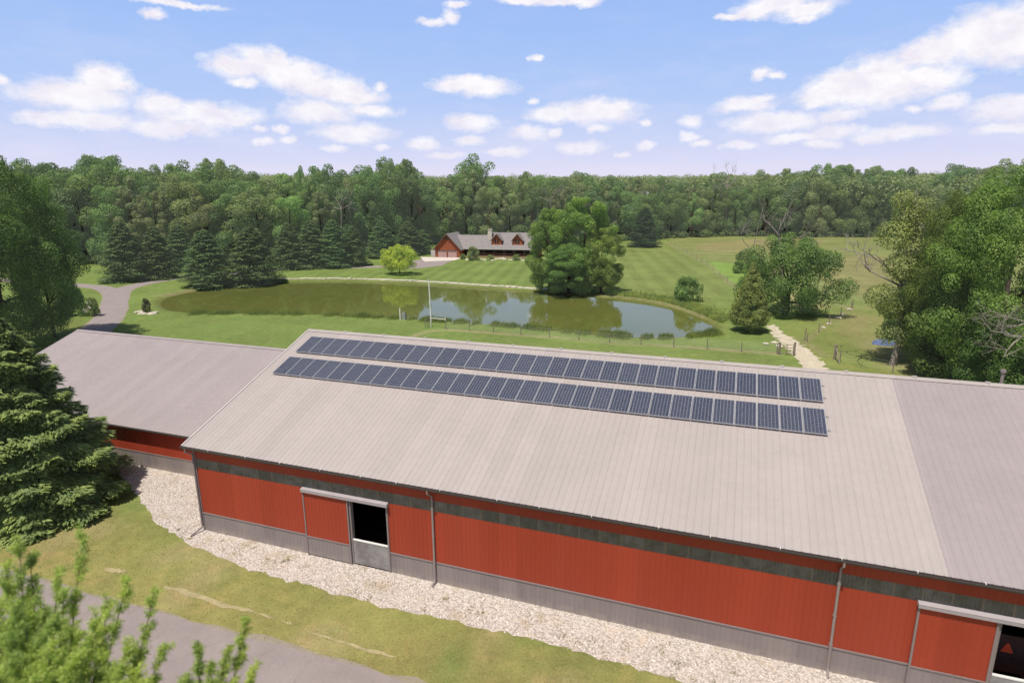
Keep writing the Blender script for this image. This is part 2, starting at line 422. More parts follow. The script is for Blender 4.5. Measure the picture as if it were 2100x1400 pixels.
def sheet(name, poly, z, m, kind='structure', wob_=0., seed=1):
    poly = np.array(poly); rs = np.random.RandomState(seed)
    if wob_:
        n = []
        for i in range(len(poly)):
            a, b_ = poly[i], poly[(i+1) % len(poly)]; L = np.hypot(*(b_-a)); kk = max(1, int(L/.35))
            for j in range(kk): n.append(a+(b_-a)*j/kk+rs.randn(2)*wob_)
        poly = np.array(n)
    from mathutils.geometry import tessellate_polygon
    vv = [Vector((p[0], p[1], 0)) for p in poly]
    tr = tessellate_polygon([vv])
    mb = MB(); mb.v = [(p.x, p.y, z) for p in vv]
    for f in tr:
        a, b_, c2 = (vv[i] for i in f)
        f = tuple(f) if (b_-a).cross(c2-a).z > 0 else tuple(f)[::-1]
        mb.f.append(f); mb.mi.append(0)
    return tag(mb.build(name, m), kind=kind)
def strip(name, line, w, z, m, wob_=0., seed=1, taper=False):
    line = smooth_open(line, 2); rs = np.random.RandomState(seed)
    d = np.gradient(line, axis=0); d /= np.hypot(d[:, 0], d[:, 1])[:, None]; n = np.stack([-d[:, 1], d[:, 0]], 1)
    if taper: n = n*(np.sin(np.linspace(.03, math.pi-.03, len(line)))**.5)[:, None]
    L = line+n*(w/2+rs.randn(len(line))[:, None]*wob_); Rr = line-n*(w/2+rs.randn(len(line))[:, None]*wob_)
    mb = MB(); mb.v = [(p[0], p[1], z) for p in L]+[(p[0], p[1], z) for p in Rr]; k_ = len(line)
    for i in range(k_-1): mb.f.append((i+k_, i+1+k_, i+1, i)); mb.mi.append(0)
    return tag(mb.build(name, m), kind='structure')

# asphalt, gravel, water materials
m, t, b, co = new_mat('grey_asphalt'); M['asphalt'] = m
O = co.outputs['Object']
f = t.noise(O, 14, 6, .8); f2 = t.noise(O, .5, 5, .65); f3 = t.noise(O, 60, 2, .6)
c = t.vmath('MULTIPLY', (.280, .238, .228), t.math('ADD', t.math('ADD', t.ramp(f, .3, .7, -.12, .12), t.ramp(f2, .3, .7, -.1, .1)), t.ramp(f3, .3, .7, .85, 1.15)))
vo = t.n('ShaderNodeTexVoronoi', feature='DISTANCE_TO_EDGE', inp={'Vector': t.vmath('ADD', O, t.noise(O, 1.3, 4, .6, out=1)), 'Scale': .32})
c = t.mix(t.ramp(vo.outputs['Distance'], .003, .010, .14, 0), c, (.09, .08, .08))
sB(t, b, Base_Color=c, Roughness=.9, Normal=t.bump(f3, .4, .01)); b.inputs['Specular IOR Level'].default_value = .2

m, t, b, co = new_mat('crushed_limestone'); M['gravel'] = m
O = co.outputs['Object']
vo = t.n('ShaderNodeTexVoronoi', inp={'Vector': O, 'Scale': 10.5}); vo2 = t.n('ShaderNodeTexVoronoi', inp={'Vector': O, 'Scale': 24.})
sc1 = t.n('ShaderNodeSeparateColor', inp={0: vo.outputs['Color']}); sc2 = t.n('ShaderNodeSeparateColor', inp={0: vo2.outputs['Color']})
k = t.math('ADD', t.math('MULTIPLY', sc1.outputs[0], .40), t.math('MULTIPLY', sc2.outputs[0], .3))
c = t.mix(k, (.50, .435, .385), (.84, .765, .71))
c = t.mix(t.ramp(vo.outputs['Distance'], .38, .75, 0, .5), c, (.16, .13, .105))
c = t.mix(t.ramp(t.noise(O, .55, 6, .75, dist=.5), .54, .68, 0, .62), c, (.34, .25, .13))
c = t.mix(t.ramp(t.noise(O, .9, 5, .7), .52, .72, 0, .5), c, (.66, .53, .40))
h = t.math('ADD', t.math('MULTIPLY', vo.outputs['Distance'], -1.), t.math('MULTIPLY', vo2.outputs['Distance'], -.5))
sB(t, b, Base_Color=c, Roughness=.95, Normal=t.bump(h, .8, .06)); b.inputs['Specular IOR Level'].default_value = .1

m, t, b, co = new_mat('pond_water'); M['water'] = m
O = co.outputs['Object']
n1 = t.noise(O, .9, 4, .6); n2 = t.noise(O, .06, 4, .6)
c = t.mix(t.ramp(n2, .35, .65), (.105, .120, .028), (.130, .136, .034))
sB(t, b, Base_Color=c, Roughness=.03, Normal=t.bump(n1, .05, .03)); b.inputs['IOR'].default_value = 1.33
b.inputs['Specular IOR Level'].default_value = .5

# water
mbw = sheet('pond_water', smooth_closed(np.array([p for p in POND[::1]]), 0), WATER_Z, M['water'])
# enlarge the sheet slightly so the bank cuts it
cx_, cy_ = POND.mean(0)
for v_ in mbw.data.vertices: v_.co.x = cx_+(v_.co.x-cx_)*1.012; v_.co.y = cy_+(v_.co.y-cy_)*1.03

# roads
strip('farm_road', [at(u, v) for u, v in ((-420, 1085), (-60, 1240), (100, 1290), (280, 1345), (480, 1400), (640, 1450), (860, 1530))], 4.6, .012, M['asphalt'], .05, 3)
strip('farm_road_shoulder', [at(u, v) for u, v in ((-420, 1085), (-60, 1240), (100, 1290), (280, 1345), (480, 1400), (640, 1450), (860, 1530))], 4.95, .006, M['kerb_dirt'], .10, 4)
R1 = [at(u, v) for u, v in ((90, 760), (150, 715), (205, 672), (232, 640), (238, 610), (242, 595), (300, 580), (375, 568), (480, 560), (575, 553), (700, 549), (800, 546), (880, 540))]
strip('lane', R1, 4.0, .016, M['asphalt'], .04, 5); strip('lane_shoulder', R1, 4.5, .008, M['kerb_dirt'], .1, 6)
R2 = [at(u, v) for u, v in ((-60, 570), (90, 580), (175, 586), (215, 590), (236, 604), (236, 625))]
strip('side_lane', R2, 3.4, .020, M['asphalt'], .04, 7); strip('side_lane_shoulder', R2, 3.9, .004, M['kerb_dirt'], .1, 8)
sheet('driveway', poly_px([(790, 549), (868, 531), (900, 531), (935, 531), (905, 545), (850, 551)]), .024, M['asphalt'], 'structure', .04)
sheet('driveway_apron', poly_px([(862, 527), (893, 527.5), (950, 528.5), (932, 534), (870, 536.5)]), .032, M['concrete'])

# gravel apron round the barns and pale farm track
GRAV = smooth_closed(poly_px([(190, 925), (260, 925), (420, 965), (640, 1000), (1100, 1120), (1700, 1260), (2300, 1400), (2500, 1560), (1900, 1560), (1480, 1420), (1400, 1397),
    (1200, 1341), (1050, 1300), (981, 1285), (870, 1262), (758, 1236), (684, 1214), (610, 1196), (498, 1162), (406, 1123), (350, 1093), (319, 1066), (292, 1033), (275, 1005), (240, 970), (200, 955)]), 1)
sheet('gravel_apron', GRAV, .01, M['gravel'], 'structure', .07, 9)
sheet('farm_track', poly_px([(1572, 668), (1588, 665), (1606, 684), (1636, 700), (1658, 716), (1684, 742), (1708, 775), (1684, 788), (1658, 762), (1630, 731), (1602, 704), (1580, 684)]), .01, M['track'], 'structure', .22, 10)
for i, q in enumerate((((335, 1203), (370, 1210), (420, 1228), (470, 1243), (520, 1254)), ((640, 1297), (690, 1313), (740, 1329), (810, 1347)), ((215, 1166), (235, 1169), (258, 1172)), ((520, 1256), (560, 1266), (600, 1280)))):
    strip('bare_earth_strip', [at(*p) for p in q], (.30, .16, .3, .10)[i], .014, M['earth'], .04, 20+i, True)

# loose stones on the apron (small rocks with real relief)
rs = np.random.RandomState(4)
Pt = np.stack([rs.uniform(-16, 44, 60000), rs.uniform(-9, 6, 60000)], 1)
dG = sdist(Pt, GRAV); Pt = Pt[(dG > .02) & ((Pt[:, 1] < -.12) | ((Pt[:, 0] < -.8) & (Pt[:, 1] < 5)))][:24000]
base = np.array([[1, 0, 0], [-.5, .87, 0], [-.5, -.87, 0], [0, 0, .8]])
n = len(Pt); ang = rs.rand(n)*6.28; sz = rs.uniform(.022, .055, n)*(1+.6*(rs.rand(n) > .9))
tv = base[None]*(sz[:, None, None])*np.array([1, .75, 1])+rs.randn(n, 4, 3)*.008
ca_, sa_ = np.cos(ang)[:, None], np.sin(ang)[:, None]
xx = tv[:, :, 0]*ca_-tv[:, :, 1]*sa_+Pt[:, 0:1]; yy = tv[:, :, 0]*sa_+tv[:, :, 1]*ca_+Pt[:, 1:2]; zz = tv[:, :, 2]+.012
tv = np.stack([xx, yy, zz], 2)
tris = tv[:, [0, 1, 3, 1, 2, 3, 2, 0, 3]].reshape(-1, 3)
m, t, b, co = new_mat('loose_stone'); ge = t.n('ShaderNodeNewGeometry')
wn = t.n('ShaderNodeTexWhiteNoise'); t.put(wn.inputs['Vector'], t.vmath('FLOOR', t.vmath('MULTIPLY', co.outputs['Object'], (9, 9, 0))))
sB(t, b, Base_Color=t.mix(wn.outputs[0], (.46, .40, .35), (.84, .76, .70)), Roughness=.9); M['pebble'] = m
tag(quads_mesh('gravel_stones', tris, m, None, 3), 'loose pale crushed stones lying along the foot of the barns', 'gravel', kind='stuff')

# weeds that have come up through the gravel
n = 420; Pc = np.stack([rs.uniform(-12, 40, n), rs.uniform(-8, 4, n)], 1); dc = sdist(Pc, GRAV); Pc = Pc[(dc > .05) & (dc < 1.6) & (Pc[:, 1] < -.5)]
Pt = np.repeat(Pc, 26, 0)+rs.randn(len(Pc)*26, 2)*np.repeat(rs.uniform(.05, .22, len(Pc)), 26)[:, None]; n = len(Pt)
a = rs.rand(n)*6.28; d2 = np.stack([np.cos(a), np.sin(a)], 1)*.018; ln = rs.randn(n, 2)*.07; hgt = rs.uniform(.03, .14, n)
tv = np.stack([np.c_[Pt-d2, np.zeros(n)], np.c_[Pt+d2, np.zeros(n)], np.c_[Pt+ln, hgt]], 1).reshape(-1, 3)
g = quads_mesh('weeds', tv, M['leaf'], None, 3); g.color = (.16, .15, .055, 1)
tag(g, 'straggly dry weeds growing through the gravel strip', 'weeds', kind='stuff')

# grass tufts in the foreground
n = 60000
Pt = np.stack([rs.uniform(-24, 36, n), rs.uniform(-14, 3, n)], 1)
road = smooth_open([at(u, v) for u, v in ((-420, 1085), (-60, 1240), (100, 1290), (280, 1345), (480, 1400), (640, 1450), (860, 1530))], 2)
keep = (sdist(Pt, GRAV) < .05) & (linedist(Pt, road) > 2.35) & ((Pt[:, 1] < 0) | (Pt[:, 0] < -10)); Pt = Pt[keep]; n = len(Pt)
a = rs.rand(n)*6.28; hgt = rs.uniform(.02, .07, n); w = rs.uniform(.010, .025, n)
d2 = np.stack([np.cos(a), np.sin(a)], 1)*w[:, None]
ln = rs.randn(n, 2)*.03
v0 = np.c_[Pt-d2, np.zeros(n)]; v1 = np.c_[Pt+d2, np.zeros(n)]; v2 = np.c_[Pt+ln, hgt]
tv = np.stack([v0, v1, v2], 1).reshape(-1, 3)
g = quads_mesh('grass', tv, M['leaf'], None, 3); g.color = (.22, .22, .075, 1)
tag(g, 'short sun-dried grass growing between the road and the gravel', 'grass', kind='stuff')

# ------------------------------------------------------------------ barn
EY, EZ, SL, RY = -.45, 5.30, .3605, 10.9          # eave line, slope, ridge line
RZ = EZ+SL*(RY-EY)
def rib_roof(mb, x0, x1, ya, za, yb, zb, pitch=.305, h=.014, thick=.04, m=0):
    """ribbed metal sheet between two level lines"""
    prof = []; x = x0
    while x < x1-1e-6:
        e = min(x+pitch, x1)
        prof += [(x, 0), (min(x+.018, e), h), (min(x+.05, e), h), (min(x+.068, e), 0)]
        x += pitch
    prof.append((x1, 0))
    nrm = Vector((0, -(zb-za), yb-ya)).normalized()
    if nrm.z < 0: nrm = -nrm
    for (xa, ha), (xb, hb) in zip(prof[:-1], prof[1:]):
        if xb-xa < 1e-6: continue
        q = [(xa, ya+nrm.y*ha, za+nrm.z*ha), (xb, ya+nrm.y*hb, za+nrm.z*hb), (xb, yb+nrm.y*hb, zb+nrm.z*hb), (xa, yb+nrm.y*ha, zb+nrm.z*ha)]
        mb.quad(*(q if yb > ya else q[::-1]), m=m)
    a = [(x0, ya-nrm.y*thick, za-nrm.z*thick), (x1, ya-nrm.y*thick, za-nrm.z*thick), (x1, yb-nrm.y*thick, zb-nrm.z*thick), (x0, yb-nrm.y*thick, zb-nrm.z*thick)]
    mb.quad(*a[::-1], m=m)
    mb.quad((x0, ya, za), (x0, yb, zb), a[3], a[0], m=m); mb.quad((x1, ya, za), a[1], a[2], (x1, yb, zb), m=m)
    mb.quad((x0, ya, za), a[0], a[1], (x1, ya, za), m=m)
def rib_wall(mb, x0, x1, y, z0, z1, pitch=.23, h=.009, sgn=-1):
    prof = []; x = x0
    while x < x1-1e-6:
        e = min(x+pitch, x1)
        prof += [(x, 0), (min(x+.012, e), h), (min(x+.034, e), h), (min(x+.046, e), 0)]
        x += pitch
    prof.append((x1, 0))
    for (xa, ha), (xb, hb) in zip(prof[:-1], prof[1:]):
        if xb-xa < 1e-6: continue
        mb.quad((xa, y+sgn*ha, z0), (xb, y+sgn*hb, z0), (xb, y+sgn*hb, z1), (xa, y+sgn*ha, z1))
    mb.quad((x0, y-sgn*.03, z0), (x0, y-sgn*.03, z1), (x1, y-sgn*.03, z1), (x1, y-sgn*.03, z0))
    mb.quad((x0, y, z1), (x1, y, z1), (x1, y-sgn*.03, z1), (x0, y-sgn*.03, z1))

XL, XS, XR = -.62, 34.6, 52.
barn = tag(empty('barn', (XL, 0, 0)), 'long red barn with tan ribbed metal roof carrying two rows of solar panels', 'barn')
barn.location = (0, 0, 0)
Zw, Zs0, Zs1, Ztop = 1.12, 3.86, 4.42, 5.30
D1, D2 = (9.35, 11.58), (36.45, 39.2)
mb = MB()
for a, e in ((XL, D1[0]), (D1[1], D2[0]), (D2[1], XR)): rib_wall(mb, a, e, 0, 0, Zw)
mb.build('wainscot', M['wains'], barn)
mb = MB()
for a, e in ((XL, D1[0]), (D1[1], D2[0]), (D2[1], XR)): rib_wall(mb, a, e, .003, Zw, Zs0-.12)
rib_wall(mb, XL, XR, .003, Zs0-.12, Zs0); rib_wall(mb, XL, XR, .003, Zs1, Ztop)
mb.build('siding', M['red'], barn)
mb = MB(); rib_wall(mb, XL, XR, .006, Zs0, Zs1, .13, .014); mb.build('translucent_strip', M['strip'], barn)
mb = MB()
for a, e in ((XL, D1[0]), (D1[1], D2[0]), (D2[1], XR)): mb.box(a, e, -.035, .0, Zw-.03, Zw+.035)
mb.box(XL-.04, XL+.07, -.03, .06, 0, Ztop-.05); mb.build('wall_trim', M['trim'], barn)
# gable and rear walls
mb = MB()
for x in (XL, XR):
    s1 = -1 if x == XL else 1
    q = [(x, .03, 0), (x, 21.7, 0), (x, 21.7, 5.28), (x, RY, RZ-.06), (x, .03, 5.28)]
    mb.quad(*(q[::-1] if s1 < 0 else q))
mb.quad((XR, 21.7, 0), (XL, 21.7, 0), (XL, 21.7, 5.28), (XR, 21.7, 5.28)); mb.build('rear_wall', M['red'], barn)
mb = MB(); mb.box(XL+.1, XR-.1, 6.5, 6.55, .02, 5.2); mb.box(XL+.1, XR-.1, .1, 6.5, 4.95, 5.0); mb.build('interior_lining', M['dark'], barn)
mb = MB(); mb.box(XL+.05, XR-.05, .03, 21.6, .015, .03); mb.build('barn_floor', M['intfloor'], barn)
# roof
X0 = -.97
mb = MB(); rib_roof(mb, X0, XS, EY, EZ, RY, RZ); rib_roof(mb, X0, XS, 2*RY-EY, EZ, RY, RZ); mb.build('roof', M['roof_tan'], barn)['label'] = 'tan roof slope under the solar panels'
mb = MB(); rib_roof(mb, XS+.004, XR+.3, EY, EZ, RY, RZ); rib_roof(mb, XS+.004, XR+.3, 2*RY-EY, EZ, RY, RZ); mb.build('roof', M['roof_mauve'], barn)['label'] = 'greyer newer roof slope past the seam'
mb = MB()
for i in range(18):
    x0 = X0+i*3.05; x1 = min(x0+3.04, XR+.3)
    if x0 > XR: break
    dz = .004*(i % 2)
    mb.quad((x0, RY-.26, RZ-.26*SL+.035+dz), (x1, RY-.26, RZ-.26*SL+.035+dz), (x1, RY, RZ+.05+dz), (x0, RY, RZ+.05+dz))
    mb.quad((x0, RY, RZ+.05+dz), (x1, RY, RZ+.05+dz), (x1, RY+.26, RZ-.26*SL+.035+dz), (x0, RY+.26, RZ-.26*SL+.035+dz))
rc = mb.build('ridge_cap', M['roof_tan'], barn)
for i in range(1, 17): x = X0+i*3.05; MB().box(x-.10, x+.10, RY-.06, RY+.06, RZ+.05, RZ+.085).build('ridge_cap_joint', M['trim_lt'], barn)
mb = MB()
mb.quad((X0-.015, EY, EZ-.16), (X0-.015, RY, RZ-.16), (X0-.015, RY, RZ+.03), (X0-.015, EY, EZ+.03))
mb.quad((X0-.015, EY, EZ+.03), (X0-.015, RY, RZ+.03), (X0+.10, RY, RZ+.035), (X0+.10, EY, EZ+.035)); mb.build('rake_trim', M['trim_lt'], barn)
# gutter, fascia, hangers
def gutter(name, parent, x0, x1, y, z, mt):
    mb = MB(); pr_ = [(0, .02), (0, -.10), (-.08, -.10), (-.115, -.03), (-.115, .0), (-.10, .0), (-.10, -.03), (-.07, -.088), (-.012, -.088), (-.012, .02)]
    for (a, b_), (c2, d) in zip(pr_, pr_[1:]+pr_[:1]):
        mb.quad((x0, y+a, z+b_), (x0, y+c2, z+d), (x1, y+c2, z+d), (x1, y+a, z+b_))
    mb.quad(*[(x0, y+a, z+b_) for a, b_ in pr_]); mb.quad(*[(x1, y+a, z+b_) for a, b_ in pr_[::-1]])
    return mb.build(name, mt, parent)
gutter('gutter', barn, X0, XR+.3, EY-.004, EZ-.02, M['gutter'])
rr = random.Random(3)
for i in range(22): x = 1.2+i*2.31+rr.uniform(-.3, .3); MB().box(x-.012, x+.012, EY-.125, EY+.02, EZ-.0, EZ+.045).build('gutter_hanger', M['white'], barn)
mb = MB(); mb.box(X0+.02, XR+.25, EY+.02, .0, EZ-.16, EZ-.14); mb.box(X0+.02, XR+.25, EY+.0, EY+.02, EZ-.19, EZ-.045); mb.build('soffit', M['gutter'], barn)
for i, x in enumerate((-.66, 14.08, 31.32)):
    mb = MB(); yb = -.075
    mb.tube([(x, EY-.06, EZ-.1), (x, EY-.06, EZ-.28), (x, yb, EZ-.62), (x, yb, EZ-.75)], .045, 6)
    mb.box(x-.045, x+.045, yb-.035, yb+.035, .32, EZ-.7)
    if i == 0: mb.tube([(x, yb, .36), (x, yb-.06, .22), (x-.1, yb-.75, .07)], .048, 6)
    else: mb.tube([(x, yb, .36), (x, yb-.03, .2), (x, yb-.35, .06)], .045, 6)
    for z in (1.3, 2.6, 4.): mb.box(x-.06, x+.06, yb-.042, .0, z-.02, z+.02)
    mb.build('downspout', M['trim'] if i == 0 else M['trim_mid'], barn)
# sliding doors
def sliding(x0, x1, xt, op, zt=3.66):
    d = empty('sliding_door'); d.parent = barn
    y = -.09
    mb = MB(); rib_wall(mb, x0+.05, x1-.05, y, Zw+.0, zt); o = mb.build('door_panel', M['red'], d)
    mb = MB(); rib_wall(mb, x0+.05, x1-.05, y, .08, Zw-.0); mb.build('kick_panel', M['wains'], d)
    mb = MB()
    for a in (x0, x1-.07): mb.box(a, a+.07, y-.035, y+.03, .06, zt+.03)
    mb.box(x0+.07, x1-.07, y-.03, y+.03, Zw-.03, Zw+.03); mb.build('door_trim', M['trim'], d)
    mb = MB(); mb.box(x0-.02, xt, y-.12, y+.085, zt+.04, zt+.19); mb.quad((x0-.02, y+.085, zt+.25), (x0-.02, y-.13, zt+.192), (xt, y-.13, zt+.192), (xt, y+.085, zt+.25)); mb.build('door_track', M['track_cover'], barn)
    mb = MB(); a, e = op
    for q in (a, e-.09): mb.box(q, q+.09, -.05, .16, .0, zt+.02)
    mb.box(a, e, .06, .16, zt-.06, zt+.06); mb.build('door_frame', M['trim'], barn)
    mb = MB(); mb.box(a+.10, e-.10, -.03, .02, .10, 1.42); h_ = mb.build('half_door', M['gate'], barn)
    mb = MB(); mb.box(a+.10, e-.10, -.05, .04, 1.42, 1.48); mb.build('top_rail', M['white'], h_)
    return d
sliding(6.58, 9.33, 11.66, D1); sliding(33.95, 36.44, 39.35, D2)

# vent pipe behind the ridge
px = 37.9
mb = MB(); mb.tube([(0, 0, -.4), (0, 0, .48)], .07, 10); mb.tube([(0, 0, .48), (0, 0, .62)], .12, 10)
vp = mb.build('vent_pipe', M['trim'], barn); vp.location = (px+1.5, RY+.5, RZ+.0)

# slow-vehicle triangle just inside the right-hand doorway
tri = empty('reflector_triangle', (37.5, 1.5, 0))
tag(tri, 'orange-red triangular reflector on a dark board inside the right-hand barn doorway', 'reflector')
mb = MB(); s = .20; zc = 1.62
P_ = [(-s, 0, zc-.2), (s, 0, zc-.2), (s*.95, 0, zc-.14), (.035, 0, zc+.2), (-.035, 0, zc+.2), (-s*.95, 0, zc-.14)]
mb.quad(*P_); mb.quad(*[(a, b_+.01, c2) for a, b_, c2 in P_[::-1]])
mb.build('triangle', M['orange'], tri)
mb = MB(); mb.box(-.55, .75, .03, .10, .55, 2.15); mb.box(-.50, -.42, .03, .10, .03, .55); mb.box(.62, .70, .03, .10, .03, .55); mb.box(-.55, .75, .015, .03, 1.1, 1.16); mb.build('board', M['backboard'], tri)

# ------------------------------------------------------------------ solar panels
cosr = 1/math.hypot(1, SL); PL, PW, PIT = 1.85, .985, 1.01
rot = Matrix.Rotation(math.atan(SL), 4, 'X')
def ordinal(n):
    return ['first', 'second', 'third', 'fourth', 'fifth', 'sixth', 'seventh', 'eighth', 'ninth', 'tenth', 'eleventh', 'twelfth', 'thirteenth', 'fourteenth', 'fifteenth'][n-1]
proto = empty('solar_panel')
mb = MB(); fw = .026
mb.box(0, PW, 0, fw, -.035, .005); mb.box(0, PW, PL-fw, PL, -.035, .005); mb.box(0, fw, fw, PL-fw, -.035, .005); mb.box(PW-fw, PW, fw, PL-fw, -.035, .005)
mb.build('frame', M['alu'], proto)
mb = MB(); mb.quad((fw, fw, 0), (PW-fw, fw, 0), (PW-fw, PL-fw, 0), (fw, PL-fw, 0)); mb.quad((fw, fw, -.006), (fw, PL-fw, -.006), (PW-fw, PL-fw, -.006), (PW-fw, fw, -.006))
mb.build('glass', M['cells'], proto)
nz = Vector((0, -SL, 1)).normalized()
first = True
for r_, y0 in (('upper', 8.235), ('lower', 5.93)):
    for i in range(31):
        o = proto if first else copy_tree(proto); first = False
        p = Vector((i*PIT+.01, y0, EZ+SL*(y0-EY)))+nz*.135
        o.matrix_world = Matrix.Translation(p) @ rot
        if i < 15: w_ = f'{ordinal(i+1)} from the left end' if i else 'leftmost one'
        elif i == 15: w_ = 'exact middle one'
        else: w_ = f'{ordinal(31-i)} from the right end' if i < 30 else 'rightmost one'
        tag(o, f'dark blue solar panel in the {r_} roof row, {w_}', 'solar panel', f'solar panels in the {r_} row')
    for k_, dy in enumerate((.4, 1.4)):
        y = y0+dy*cosr; p = Vector((-.05, y, EZ+SL*(y-EY)))
        mb = MB(); mb.box(0, 31.5, -.02, .02, .022, .098); ro = mb.build('mounting_rail', M['alu'])
        ro.matrix_world = Matrix.Translation(p) @ rot
        tag(ro, f'aluminium rail under the {r_} solar row, the one nearer the {"eave" if k_ == 0 else "ridge"}', 'rail', 'rails under the solar panels')

# ------------------------------------------------------------------ left barn
lb = tag(empty('shed_barn', (0, 0, 0)), 'lower red barn with mauve grey roof at the left end of the long barn', 'barn')
LX0, LX1, LWY, LEY, LEZ, LRY, LRZ = -29.9, -.95, 5.05, 4.62, 3.12, 14.6, 6.62
mb = MB(); rib_roof(mb, LX0, LX1+.3, LEY, LEZ, LRY, LRZ); rib_roof(mb, LX0, LX1+.3, 2*LRY-LEY, LEZ, LRY, LRZ); mb.build('roof', M['roof_mauve'], lb)
mb = MB(); rib_wall(mb, LX0+.4, XL-.01, LWY, 1.13, LEZ+.1); mb.build('siding', M['red'], lb)
mb = MB(); rib_wall(mb, LX0+.4, XL-.01, LWY-.003, 0, 1.10); mb.build('wainscot', M['wains'], lb)
mb = MB(); mb.box(LX0+.4, XL-.02, LWY-.035, LWY-.002, 1.09, 1.15); mb.build('wall_trim', M['trim'], lb)
mb = MB(); x = LX0+.4
mb.quad(*[(x, LWY, 0), (x, LWY, LEZ), (x, LRY, LRZ-.05), (x, 2*LRY-LWY, LEZ), (x, 2*LRY-LWY, 0)]); mb.quad((XL-.05, 2*LRY-LWY, 0), (x, 2*LRY-LWY, 0), (x, 2*LRY-LWY, LEZ), (XL-.05, 2*LRY-LWY, LEZ)); mb.build('rear_wall', M['red'], lb)
gutter('gutter', lb, LX0, X0-.02, LEY-.004, LEZ-.02, M['gutter'])
mb = MB(); mb.box(LX0, X0, LEY+.03, LWY, LEZ-.14, LEZ-.12); mb.build('soffit', M['gutter'], lb)
mb = MB(); sl2 = (LRZ-LEZ)/(LRY-LEY)
for s1 in (-1, 1):
    q = [(LX0, LRY+s1*.25, LRZ-.25*sl2+.04), (X0-.8, LRY+s1*.25, LRZ-.25*sl2+.04), (X0-.8, LRY, LRZ+.055), (LX0, LRY, LRZ+.055)]
    mb.quad(*(q if s1 < 0 else q[::-1]))
mb.build('ridge_cap', M['roof_mauve'], lb)
mb = MB(); mb.quad((LX0-.012, LEY, LEZ-.14), (LX0-.012, LRY, LRZ-.14), (LX0-.012, LRY, LRZ+.04), (LX0-.012, LEY, LEZ+.04)); mb.quad((LX0-.012, LRY, LRZ+.04), (LX0-.012, LRY, LRZ-.14), (LX0-.012, 2*LRY-LEY, LEZ-.14), (LX0-.012, 2*LRY-LEY, LEZ+.04)); mb.build('rake_trim', M['trim_lt'], lb)

# ------------------------------------------------------------------ house
hp = at(893, 527.5); ang = .10
house = tag(empty('log_house', hp, ang), 'red log house with grey roof, two garage doors and two dormers beyond the pond', 'house')
GW, GD, GE, GA = 7.9, 9.5, 2.75, 7.0
def hb(name, m_, fn, parent=None):
    mb = MB(); fn(mb); return mb.build(name, m_, parent or house)
def gable(mb, x0, x1, y, e, a, y2):
    xm = (x0+x1)/2
    mb.quad((x0, y, 0), (x1, y, 0), (x1, y, e), (xm, y, a), (x0, y, e)); mb.quad((x1, y2, 0), (x0, y2, 0), (x0, y2, e), (xm, y2, a), (x1, y2, e))
    mb.quad((x0, y2, 0), (x0, y, 0), (x0, y, e), (x0, y2, e)); mb.quad((x1, y, 0), (x1, y2, 0), (x1, y2, e), (x1, y, e))
hb('garage_wall', M['log'], lambda mb: gable(mb, 0, GW, 0, GE, GA, GD))
def logs(mb):
    z = .2
    while z < GA-.5:
        w_ = GW/2*(1 if z < GE else (GA-z)/(GA-GE)); mb.tube([(GW/2-w_, -.01, z), (GW/2+w_, -.01, z)], .085, 5); z += .21
hb('log_course', M['log'], logs)
def groof(mb):
    o = .55; dz = (GA-GE)/(GW/2)
    for s1 in (-1, 1):
        xe = GW/2+s1*(GW/2+o); ze = GE-o*dz+.12
        for zz, fl in ((0, 0), (-.16, 1)):
            q = [(xe, -.7, ze+zz), (GW/2, -.7, GA+.12+zz), (GW/2, GD+.5, GA+.12+zz), (xe, GD+.5, ze+zz)]
            mb.quad(*(q if (s1 > 0) == bool(fl) else q[::-1]))
        mb.quad((xe, -.7, ze-.16), (xe, GD+.5, ze-.16), (xe, GD+.5, ze), (xe, -.7, ze))
hb('garage_roof', M['shingle'], groof)
def bargeb(mb):
    o = .55; dz = (GA-GE)/(GW/2)
    for s1 in (-1, 1):
        xe = GW/2+s1*(GW/2+o); ze = GE-o*dz+.12
        q = [(xe, -.74, ze-.30), (xe, -.74, ze+.03), (GW/2, -.74, GA+.15), (GW/2, -.74, GA-.22)]
        mb.quad(*(q if s1 > 0 else q[::-1])); mb.quad(*[(a, b_+.045, c2) for a, b_, c2 in (q[::-1] if s1 > 0 else q)])
hb('barge_board', M['log_dk'], bargeb)
hb('gable_screen', M['log_dk'], lambda mb: mb.quad((GW/2-1.35, -.12, 5.25), (GW/2+1.35, -.12, 5.25), (GW/2, -.12, 6.72)))
for k_ in range(2):
    x = .95+k_*3.2
    d = hb('garage_door', M['gdoor'], lambda mb: [mb.box(x, x+2.75, -.13, -.10, z, z+.5) for z in (.05, .57, 1.09, 1.61)])
    hb('window_row', M['glass'], lambda mb: [mb.box(x+.15+j*.65, x+.15+j*.65+.5, -.145, -.131, 1.70, 2.02) for j in range(4)], d)
    hb('door_casing', M['log_dk'], lambda mb: (mb.box(x-.1, x, -.16, -.09, 0, 2.3), mb.box(x+2.75, x+2.85, -.16, -.09, 0, 2.3), mb.box(x, x+2.75, -.16, -.09, 2.14, 2.3)), d)
